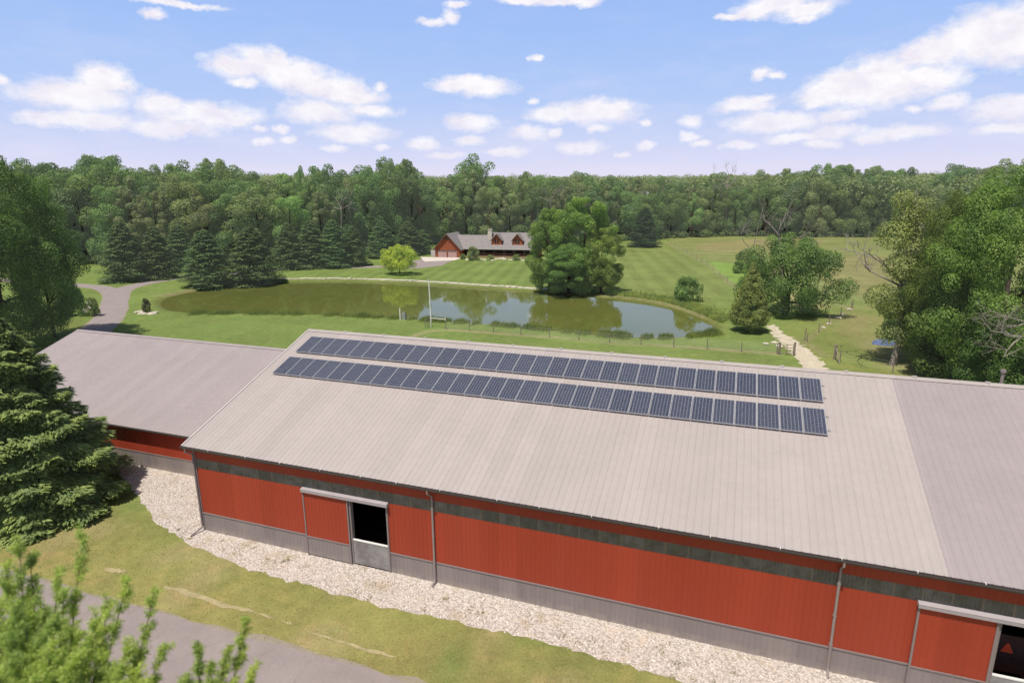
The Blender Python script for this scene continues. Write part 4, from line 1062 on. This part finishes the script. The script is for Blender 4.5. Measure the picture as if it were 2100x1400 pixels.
# oak with dead limbs
ok = make_tree('oak', 10., 6.4, 1.0, 66, 36000, .25, 63, .24, .85, .42)
sized(ok, 10., 0, 1612, 646, 478, 6.4, 88, 1., (.092, .142, .040), 'spreading dark oak behind the cedar with bare limbs over it', 'oak')
def dead_branches(mb, start, dirs, rs, L, r, depth_=4, bend=.35):
    def rec(p, d, L, r, k):
        n = 3; pts = [p]; q = p.copy(); dd = d.copy()
        for i in range(n):
            dd = (dd+Vector(rs.randn(3)*bend*.45)).normalized(); q = q+dd*(L/n); pts.append(q.copy())
        mb.tube(pts, [r, r*.8, r*.62, r*.42], 5, cap=False)
        if k <= 0: return
        for j in range(3 if k > 1 else 4):
            s = pts[1+rs.randint(3)]
            nd = (dd+Vector(rs.randn(3)*.75)+Vector((0, 0, .12))).normalized(); rec(s, nd, L*(.5+.25*rs.rand()), r*.5, k-1)
    for d in dirs: rec(Vector(start), Vector(d).normalized(), L, r, depth_)
def bare_tree(name, p, starts, rs, label, mt='bark_pale', depth_=3, trunk=None, cat='dead tree'):
    mb = MB()
    if trunk: mb.tube(*trunk, 7)
    for s, ds, L, r in starts: dead_branches(mb, s, ds, rs, L, r, depth_)
    o = mb.build(name, M[mt]); o.location = p; tag(o, label, cat); return o
p = at(1606, 642); k_ = depth(p)/F; rs = np.random.RandomState(8)
def rel(u, v, dy=0.): 
    """point above p seen at pixel (u,v), in the plane through p facing the camera"""
    d = ray(u, v); nrm = Vector((FW.x, FW.y, 0)).normalized(); t_ = (p-Vector(CAM)).dot(nrm)/d.dot(nrm); return Vector(CAM)+d*t_-p
bare_tree('dead_tree', p, [(rel(1548, 518), [rel(1515, 470)-rel(1548, 518)], 3.6, .08), (rel(1545, 515), [rel(1560, 440)-rel(1545, 515)], 4., .07), (rel(1597, 490), [rel(1600, 420)-rel(1597, 490), rel(1650, 470)-rel(1597, 490)], 4.2, .10), (rel(1600, 490), [rel(1560, 440)-rel(1600, 490)], 3.4, .08)],
          rs, 'bare grey dead limbs standing above the dark oak', trunk=([(0, 0, 0), rel(1605, 560), rel(1597, 485)], [.42, .28, .13]), depth_=4)
bpy.data.objects['dead_tree'].data  # keep
mbx = MB(); mbx.tube([rel(1590, 560), rel(1560, 530), rel(1546, 512)], [.16, .11, .08], 6); ox = mbx.build('limb', M['bark_pale'], bpy.data.objects['dead_tree'])
# pale dead tree in the far wood
e = at(1490, edge_at(1490)); d = Vector((e.x-CAM[0], e.y-CAM[1], 0)).normalized(); p = e+d*2.; rs = np.random.RandomState(15)
bare_tree('dead_tree', p, [(rel(1490, 385), [Vector((.2, 0, 1)), Vector((-.6, 0, 1)), Vector((.7, 0, 1))], 6., .2), (rel(1490, 410), [Vector((-.9, 0, .8)), Vector((.9, .2, .6))], 6., .16)], rs, 'tall pale dead tree in the wood edge left of the oak', trunk=([(0, 0, 0), rel(1489, 430), rel(1490, 380)], [.4, .28, .2]))
for i, (u, v, c2) in enumerate(((700, 400, 'grey leafless tree in the wood above the back row of spruces'), (1130, 385, 'grey leafless tree in the wood behind the tall shore trees'))):
    e = at(u, edge_at(u)); d = Vector((e.x-CAM[0], e.y-CAM[1], 0)).normalized(); p = e+d*1.5; rs = np.random.RandomState(25+i)
    bare_tree('dead_tree', p, [(rel(u, v+30), [Vector((-.5, 0, 1)), Vector((.5, 0, 1)), Vector((-1, 0, .4)), Vector((.9, 0, .5))], 5.5, .12)], rs, c2, trunk=([(0, 0, 0), rel(u, v+60), rel(u, v+20)], [.25, .18, .12]))

# left big deciduous trees
bt = [make_tree('maple', 22., 9.5, 2., 190, 130000, .23, s, .18, .9, .45) for s in (61, 62)]
sized(bt[0], 22., 0, 20, 722, 300, 9.5, 150, .3, (0.066, 0.110, 0.026), 'huge dark maple at the left edge above the low barn roof', 'maple')
sized(bt[1], 22., 0, 112, 690, 398, 9.5, 62, 1.9, (0.069, 0.112, 0.028), 'smaller dark tree leaning out right of the huge left maple', 'tree')
# right group
sized(bt[1], 22., 1, 2030, 800, 330, 9.5, 150, 4., (0.107, 0.152, 0.036), 'huge broad tree filling the right edge of the view', 'tree')
sized(bt[0], 22., 1, 1925, 760, 375, 9.5, 85, 2.6, (0.097, 0.146, 0.036), 'tall tree left of the huge right-hand one, behind the barn ridge', 'tree')
mt_ = make_tree('understory_tree', 8., 4.2, .8, 80, 20000, .26, 71, .24, .85, .16)
sized(mt_, 8., 0, 1930, 775, 580, 4.2, 78, .5, (0.086, 0.135, 0.034), 'rounded small tree in front of the right-hand trees', 'tree')
sized(mt_, 8., 1, 2065, 830, 640, 4.2, 80, 2.5, (0.071, 0.112, 0.028), 'small dark tree at the right edge just behind the barn ridge', 'tree')
sized(mt_, 8., 1, 1880, 735, 470, 4.2, 46, 4.2, (0.101, 0.146, 0.044), 'narrow pale tree against the half-dead trunk', 'tree')
sized(mt_, 8., 1, 1838, 700, 620, 4.2, 30, 5.2, (0.066, 0.112, 0.028), 'low bush on the left side of the half-dead trunk', 'bush')
sized(mt_, 8., 1, 2080, 840, 745, 4.2, 42, 1.2, (0.089, 0.141, 0.034), 'bush peeping over the barn ridge at the right edge', 'bush')
# half-dead tree
p = at(1830, 748); rs = np.random.RandomState(33)
bare_tree('half_dead_tree', p, [(rel(1855, 590), [rel(1800, 540)-rel(1855, 590), rel(1790, 500)-rel(1855, 590)], 4.6, .15), (rel(1866, 570), [Vector((-.2, 0, 1)), Vector((.4, 0, 1))], 3.6, .11), (rel(1872, 500), [Vector((-.3, 0, 1)), Vector((.4, 0, 1)), Vector((.1, 0, 1))], 3., .08)],
          rs, 'tall half-dead tree with a pale slanting trunk right of the pasture', trunk=([(0, 0, -.1), rel(1843, 700), rel(1852, 620), rel(1866, 550), rel(1876, 440), rel(1878, 390)], [.38, .30, .25, .2, .12, .05]), cat='tree')
hd = bpy.data.objects['half_dead_tree']
rs = np.random.RandomState(34); C = [tuple(rel(u, v)+Vector(rs.randn(3)*.5)) for u, v in ((1845, 530), (1870, 500), (1860, 450), (1885, 420), (1840, 480), (1890, 560), (1825, 610), (1850, 640), (1880, 620), (1862, 400), (1895, 470), (1835, 560), (1815, 640), (1840, 680))]
o = quads_mesh('crown', leaf_cloud(C, [1.2+.6*rs.rand() for _ in C], 14000, .22, rs), M['leaf'], hd); o.color = (.18, .22, .085, 1)
p = at(2062, 862); rs = np.random.RandomState(35)
bare_tree('dead_tree', p, [(rel(2095, 690), [rel(2000, 655)-rel(2095, 690), rel(2010, 700)-rel(2095, 690), rel(2030, 745)-rel(2095, 690)], 2.6, .06), (rel(2108, 660), [rel(2030, 640)-rel(2108, 660), rel(2050, 690)-rel(2108, 660)], 2.4, .05)], rs, 'low pale bare tree with arching twigs before the huge right-hand tree', trunk=([(0, 0, -.1), rel(2120, 760), rel(2104, 680), rel(2106, 655)], [.14, .12, .09, .05]), cat='dead tree')

# shrubs
bu = make_tree('shrub', 2.4, 1.7, .1, 34, 6000, .16, 81, .33, .8, .05); bk = 0
for u, v, vt, rp, c, lab in ((1412, 618, 568, 30, (0.107, 0.178, 0.056), 'loose leafy bush at the far right pond shore'), (303, 641, 612, 9, (0.083, 0.089, 0.048), 'small dark brown-green shrub ringed with boulders'), (155, 648, 585, 24, (0.140, 0.222, 0.056), 'bright green bush between the huge maple and the lane'),
        (972, 534, 506, 14, (0.140, 0.170, 0.072), 'grey green shrub before the house between garage and porch'), (950, 532, 521, 7, (0.116, 0.163, 0.048), 'low garden shrub at the garage corner'), (1005, 533, 523, 8, (0.148, 0.178, 0.048), 'low garden shrub at the left of the porch'), (1060, 534, 522, 8, (0.132, 0.163, 0.048), 'low garden shrub at the right of the porch'),
        (1516, 560, 535, 14, (0.116, 0.178, 0.048), 'small round bush left of the oak crown'), (1525, 550, 512, 22, (0.099, 0.148, 0.048), 'bushy growth behind the cedar tip'), (190, 648, 612, 14, (0.099, 0.133, 0.048), 'dull bush behind the boulders beside the lane')):
    sized(bu, 2.4, bk, u, v, vt, 1.7, rp, u*.3, c, lab, 'shrub'); bk += 1

# reeds along the near shore
rs = np.random.RandomState(90); pts = []
near = smooth_open([at(u, v, 0) for u, v in ((400, 643), (500, 643), (650, 645), (800, 652), (900, 658), (1000, 665), (1130, 677), (1240, 688), (1320, 693), (1400, 692), (1468, 684))], 2)
den = 26000; k_ = rs.randint(0, len(near)-1, den); f_ = rs.rand(den)[:, None]
base_p = near[k_]*(1-f_)+near[k_+1]*f_+rs.randn(den, 2)*np.array([.5, .7])
clump = (np.sin(base_p[:, 0]*1.1)+np.sin(base_p[:, 0]*.47+2)+np.sin(base_p[:, 0]*2.3+1))/3
base_p = base_p[clump > -.25]; n = len(base_p)
hgt = rs.uniform(.3, .85, n)*(.7+.5*np.clip(clump[clump > -.25], -.2, 1)); a = rs.rand(n)*6.28; w_ = .05
d2 = np.stack([np.cos(a), np.sin(a)], 1)*w_; ln = rs.randn(n, 2)*.15
tv = np.stack([np.c_[base_p-d2, np.full(n, -.4)], np.c_[base_p+d2, np.full(n, -.4)], np.c_[base_p+ln, hgt]], 1).reshape(-1, 3)
o = quads_mesh('reeds', tv, M['leaf'], None, 3); o.color = (.15, .20, .06, 1); tag(o, 'green reeds fringing the near edge of the pond', 'reeds', kind='stuff')
far_ = smooth_open([at(u, v, 0) for u, v in ((1240, 604), (1300, 609), (1370, 620), (1430, 640), (1480, 662))], 2)
den = 12000; k_ = rs.randint(0, len(far_)-1, den); f_ = rs.rand(den)[:, None]
bp2 = far_[k_]*(1-f_)+far_[k_+1]*f_+np.abs(rs.randn(den, 1))*np.array([.6, 2.2]); n = den; hgt = rs.uniform(.25, .65, n); a = rs.rand(n)*6.28
d2 = np.stack([np.cos(a), np.sin(a)], 1)*.07; ln = rs.randn(n, 2)*.18
tv = np.stack([np.c_[bp2-d2, np.full(n, -.1)], np.c_[bp2+d2, np.full(n, -.1)], np.c_[bp2+ln, hgt]], 1).reshape(-1, 3)
o = quads_mesh('tall_grass', tv, M['leaf'], None, 3); o.color = (.19, .22, .07, 1); tag(o, 'uncut tall grass on the far right bank of the pond', 'grass', kind='stuff')

# near spruce at the left
ns = conifer('norway_spruce', 16., 6.5, 13, 460, 760, .33, .01, .36, 'needle', .78, .30, .26, 1., .85)
p = at(42, 1036); h = height_to(p, 0, 615)
place(ns, (p.x, p.y, 0), (1.0, 1.0, h/16.), .8, (.185, .250, .092), 'large drooping spruce at the left in front of the low barn', 'spruce')
# feathery young tree close to the camera
def feather_tree(base, tips, rs, z0):
    root = empty('locust_tree', (base[0], base[1], 0)); mb = MB(); V = []
    b0 = Vector((base[0], base[1], 0))
    hub = Vector((0, 0, z0)); mb.tube([(0, 0, -.1), (0, 0, z0*.5), hub], [.16, .12, .07], 8)
    for tip, thick in tips:
        T = tip-b0; mid_ = hub*.45+T*.55+Vector((rs.randn()*.12, rs.randn()*.12, .25))
        pts = []
        for i in range(13):
            s = i/12; pts.append(hub*(1-s)**2+mid_*2*s*(1-s)+T*s*s)
        mb.tube(pts, [.03*(1-i/12.5)+.004 for i in range(13)], 5, cap=False)
        for i in range(3, 13):
            for j in range(8):
                s = (i+rs.rand())/13; c0 = hub*(1-s)**2+mid_*2*s*(1-s)+T*s*s; ax = ((T-mid_)*s+(mid_-hub)*(1-s)).normalized()
                side = Vector(rs.randn(3)); side = (side-ax*side.dot(ax)).normalized(); dr = (side*.62+ax*1.0+Vector((0, 0, -.08))).normalized()
                Lb = thick*(.45+.8*rs.rand())*(1.45-1.05*s)
                e_ = c0+dr*Lb; mb.tube([c0, e_], [.006, .002], 3, cap=False)
                n = int(120*Lb/.3)+30; q = rs.rand(n)
                P = np.array(c0)[None]+np.array(dr)[None]*(q*Lb)[:, None]; nn = unit(rs.randn(n, 3)+np.array([0, 0, .8]))
                sd_ = unit(np.cross(np.tile(np.array(dr), (n, 1)), nn))*np.where(rs.rand(n) > .5, 1, -1)[:, None]
                Tt = unit(sd_+np.array(dr)[None]*.6+rs.randn(n, 3)*.2); ll = .020+.030*rs.rand(n)
                V.append(cards(P+Tt*ll[:, None]*.9+rs.randn(n, 3)*.014, nn, ll, ll*.15, rs, Tt))
    o = quads_mesh('crown', np.concatenate(V), M['feather'], root); o.color = (.33, .40, .115, 1)
    mb.build('trunk', M['bark'], root); return root
rs = np.random.RandomState(55)
def raypt(u, v, dist): return Vector(CAM)+ray(u, v)*dist
tips = [(raypt(172, 1098, 10.5), .42), (raypt(120, 1180, 10.2), .45), (raypt(60, 1130, 10.8), .5), (raypt(40, 1115, 10.6), .4), (raypt(10, 1160, 10.), .5), (raypt(265, 1180, 10.3), .38), (raypt(225, 1230, 9.8), .40), (raypt(315, 1215, 10.1), .3), (raypt(340, 1325, 9.7), .36),
        (raypt(90, 1240, 9.6), .5), (raypt(30, 1240, 9.4), .55), (raypt(150, 1290, 9.4), .5), (raypt(0, 1330, 9.2), .55), (raypt(80, 1340, 9.1), .55), (raypt(210, 1350, 9.2), .5), (raypt(280, 1380, 9.2), .42), (raypt(-40, 1200, 10.), .5), (raypt(110, 1400, 8.9), .6), (raypt(20, 1420, 8.8), .6), (raypt(190, 1430, 8.8), .5), (raypt(-30, 1290, 9.3), .6), (raypt(130, 1220, 9.9), .4), (raypt(55, 1290, 9.3), .5), (raypt(100, 1330, 8.9), .6), (raypt(40, 1360, 8.7), .6), (raypt(160, 1350, 8.9), .55), (raypt(0, 1390, 8.7), .6), (raypt(240, 1400, 8.8), .5), (raypt(70, 1250, 9.9), .5), (raypt(20, 1210, 10.1), .5), (raypt(150, 1400, 8.6), .6), (raypt(60, 1400, 8.5), .6), (raypt(200, 1270, 9.5), .5), (raypt(180, 1310, 9.2), .5), (raypt(120, 1270, 9.5), .55), (raypt(260, 1320, 9.3), .45), (raypt(230, 1370, 9.), .5), (raypt(300, 1400, 9.), .45), (raypt(90, 1290, 9.3), .55), (raypt(-10, 1250, 9.6), .55), (raypt(145, 1370, 8.8), .6), (raypt(30, 1310, 9.1), .6), (raypt(110, 1370, 8.8), .6), (raypt(210, 1420, 8.8), .55)]
bp = raypt(90, 1900, 9.5)
t1 = feather_tree(bp, tips, rs, bp.z-.8)
tag(t1, 'feathery bright green treetop in the bottom left corner, close up', 'tree')
tips = [(raypt(505, 1275, 9.3), .26), (raypt(470, 1330, 9.1), .24), (raypt(405, 1310, 9.2), .2), (raypt(522, 1368, 9.0), .2), (raypt(430, 1370, 9.0), .34), (raypt(380, 1390, 8.9), .3), (raypt(460, 1420, 8.8), .3), (raypt(360, 1430, 8.8), .35)]
bp = raypt(400, 1850, 9.0)
t2 = feather_tree(bp, tips, rs, bp.z-.3)
tag(t2, 'slim feathery green shoots in front of the road, right of the close-up treetop', 'tree')

# ------------------------------------------------------------------ light and sky
SH = Vector((.27, .963, 0)).normalized(); EL = R(67)
sd_ = Vector((SH.x*math.cos(EL), SH.y*math.cos(EL), -math.sin(EL)))
sl = bpy.data.lights.new('sun', 'SUN'); sl.energy = 4.7; sl.angle = R(.55); sl.color = (1, .94, .84)
so = bpy.data.objects.new('sun', sl); COL.objects.link(so); so.rotation_euler = sd_.to_track_quat('-Z', 'Y').to_euler()
w = bpy.data.worlds.new('World'); scene.world = w; w.use_nodes = True; t = NT(w.node_tree)
bg = w.node_tree.nodes['Background']; co = t.n('ShaderNodeTexCoord'); D = co.outputs['Generated']
sky = t.n('ShaderNodeTexSky', sky_type='NISHITA'); sky.sun_disc = False; sky.sun_elevation = EL; sky.sun_rotation = math.atan2(-SH.x, -SH.y); sky.air_density = 1.0; sky.dust_density = 1.2; sky.ozone_density = 1.5
sp = t.n('ShaderNodeSeparateXYZ', inp={0: D})
hyp = t.math('SQRT', t.math('ADD', t.math('MULTIPLY', sp.outputs[0], sp.outputs[0]), t.math('MULTIPLY', sp.outputs[1], sp.outputs[1])))
el = t.math('DIVIDE', sp.outputs[2], t.math('MAXIMUM', hyp, .001)); az = t.math('ARCTAN2', sp.outputs[0], sp.outputs[1])
q = t.n('ShaderNodeCombineXYZ', inp={0: az, 1: el, 2: 0.}).outputs[0]
STR = .10
# haze: pale band toward the horizon, blue above
hz = t.n('ShaderNodeValToRGB', inp={0: t.math('MULTIPLY', el, 2.0)}); cr = hz.color_ramp
stops = ((0., (.81, .775, .935)), (.06, (.78, .76, .95)), (.14, (.64, .70, .96)), (.28, (.47, .62, .965)), (.48, (.37, .55, .96)), (.75, (.30, .47, .90)), (1., (.22, .38, .80)))
cr.elements[0].position = 0; cr.elements[0].color = (*stops[0][1], 1); cr.elements[1].position = 1; cr.elements[1].color = (*stops[-1][1], 1)
for ps, cc in stops[1:-1]: e = cr.elements.new(ps); e.color = (*cc, 1)
hazy = t.vmath('MULTIPLY', hz.outputs[0], (1/STR, 1/STR, 1/STR))
low = t.ramp(el, .34, .62, .96, .0)
base = t.mix(low, t.vmath('MULTIPLY', sky.outputs[0], (.92, .80, .70)), hazy)
CL = [(208, 160, 42, 22), (238, 176, 34, 14), (160, 197, 98, 24), (90, 243, 42, 12), (185, 246, 95, 14), (330, 215, 46, 18), (420, 236, 102, 20), (355, 262, 74, 15), (480, 246, 46, 11),
 (480, 133, 52, 22), (535, 130, 62, 26), (568, 122, 30, 18), (605, 155, 64, 24), (655, 175, 62, 26), (700, 190, 52, 24), (735, 202, 50, 14), (776, 178, 15, 9), (500, 166, 30, 10), (655, 230, 65, 21), (762, 226, 48, 11), (725, 274, 66, 18), (688, 304, 26, 7), (786, 303, 18, 6),
 (535, 266, 17, 7), (578, 267, 14, 7), (542, 290, 19, 8), (590, 287, 18, 7), (865, 294, 31, 13), (912, 318, 34, 6), (930, 176, 42, 12), (990, 180, 60, 16), (960, 168, 44, 12), (966, 252, 52, 14), (965, 289, 32, 9), (1035, 312, 40, 8),
 (890, 46, 32, 8), (925, 36, 17, 14), (935, 9, 24, 6), (310, 29, 24, 8), (370, 10, 80, 5), (1075, 2, 45, 7), (1150, 3, 70, 8), (1206, 8, 20, 9), (1600, 8, 62, 18), (1550, 24, 48, 13), (1650, 20, 52, 16), (1645, 40, 26, 7), (1510, 34, 34, 5),
 (1097, 119, 14, 7), (1092, 206, 11, 7), (1140, 235, 56, 13), (1215, 230, 82, 22), (1268, 220, 32, 13), (1226, 262, 24, 9), (1084, 272, 36, 13), (1138, 272, 14, 9), (1190, 304, 44, 12), (1327, 249, 15, 7), (1325, 297, 22, 9), (1278, 319, 18, 6),
 (1418, 249, 27, 10), (1412, 280, 20, 9), (1438, 293, 22, 6), (1516, 299, 34, 7), (1562, 153, 22, 10), (1596, 156, 18, 7), (1528, 216, 56, 13), (1562, 202, 28, 8), (1690, 196, 46, 20), (1735, 172, 62, 26), (1805, 158, 74, 34), (1790, 190, 110, 22), (1890, 160, 80, 20), (1675, 214, 30, 9),
 (1880, 112, 44, 18), (1935, 104, 60, 22), (2000, 76, 62, 38), (2075, 80, 74, 38), (2060, 45, 50, 22), (1945, 212, 36, 12), (2060, 225, 60, 18), (2100, 214, 50, 16), (1870, 224, 16, 7), (1718, 238, 38, 10), (1590, 250, 88, 17), (1715, 270, 50, 11), (1640, 283, 66, 9), (1680, 296, 34, 7), (1850, 271, 70, 11), (1790, 283, 40, 8), (2060, 262, 50, 8), (-10, 160, 18, 9)]
wq = t.vmath('ADD', q, t.vmath('MULTIPLY', t.vmath('SUBTRACT', t.noise(q, 34, 6, .66, out=1), (.5, .5, .5)), (.034, .018, 0)))
acc = None; accs = None
for i_, (u, v, ru, rv) in enumerate(CL):
    if i_ and i_ % 20 == 0: wq = t.vmath('ADD', wq, t.n('ShaderNodeCombineXYZ', inp={0: t.math('MULTIPLY', acc, 1e-9)}).outputs[0])
    d = ray(u, v); A = math.atan2(d.x, d.y); E_ = d.z/math.hypot(d.x, d.y); sx = ru*1.04/F*(math.cos(math.atan((u-1050)/F))**1); sy = rv*1.06/F
    mp = t.n('ShaderNodeMapping', vector_type='TEXTURE'); t.put(mp.inputs[0], wq); mp.inputs['Location'].default_value = (A, E_, 0); mp.inputs['Scale'].default_value = (sx, sy, 1)
    ln_ = t.vmath('LENGTH', mp.outputs[0], out=1)
    if ru < 34: ln_ = t.math('ADD', ln_, .10)
    acc = ln_ if acc is None else t.math('SMOOTH_MIN', acc, ln_, .14)
nz = t.noise(t.vmath('MULTIPLY', q, (1, 1.7, 1)), 30, 8, .66)
dens = t.ramp(t.math('ADD', acc, t.math('MULTIPLY', t.math('SUBTRACT', nz, .5), -1.5)), .54, 1.28, 1, 0)
lowf = t.ramp(el, .03, .14, .68, 1.)
dens = t.math('MULTIPLY', dens, t.math('MULTIPLY', lowf, .93))
veil = t.math('MULTIPLY', t.ramp(t.noise(t.vmath('MULTIPLY', q, (1, 3.2, 1)), 7, 5, .62), .48, .75), t.ramp(el, .02, .22, .55, .12))
sh = t.noise(t.vmath('ADD', t.vmath('MULTIPLY', q, (1, 1.6, 1)), (0, .02, 0)), 22, 4, .6)
ccol = t.mix(t.ramp(sh, .36, .62), (.90, .845, .925), (1.03, 1.0, 1.005))
ccol = t.vmath('MULTIPLY', ccol, (1/STR, 1/STR, 1/STR))
base = t.mix(veil, base, tuple(x/STR for x in (.82, .80, .95)))
final = t.mix(dens, base, ccol)
t.put(bg.inputs[0], final); bg.inputs[1].default_value = STR

scene.render.engine = 'CYCLES'
scene.cycles.max_bounces = 5; scene.cycles.transparent_max_bounces = 4; scene.cycles.diffuse_bounces = 2; scene.cycles.glossy_bounces = 3
scene.cycles.use_adaptive_sampling = True
try:
    scene.cycles.use_denoising = True; scene.cycles.denoiser = 'OPENIMAGEDENOISE'
except Exception: pass
scene.view_settings.view_transform = 'Standard'; scene.view_settings.look = 'None'; scene.view_settings.exposure = 0; scene.view_settings.gamma = 1
print('woodland trees', count)
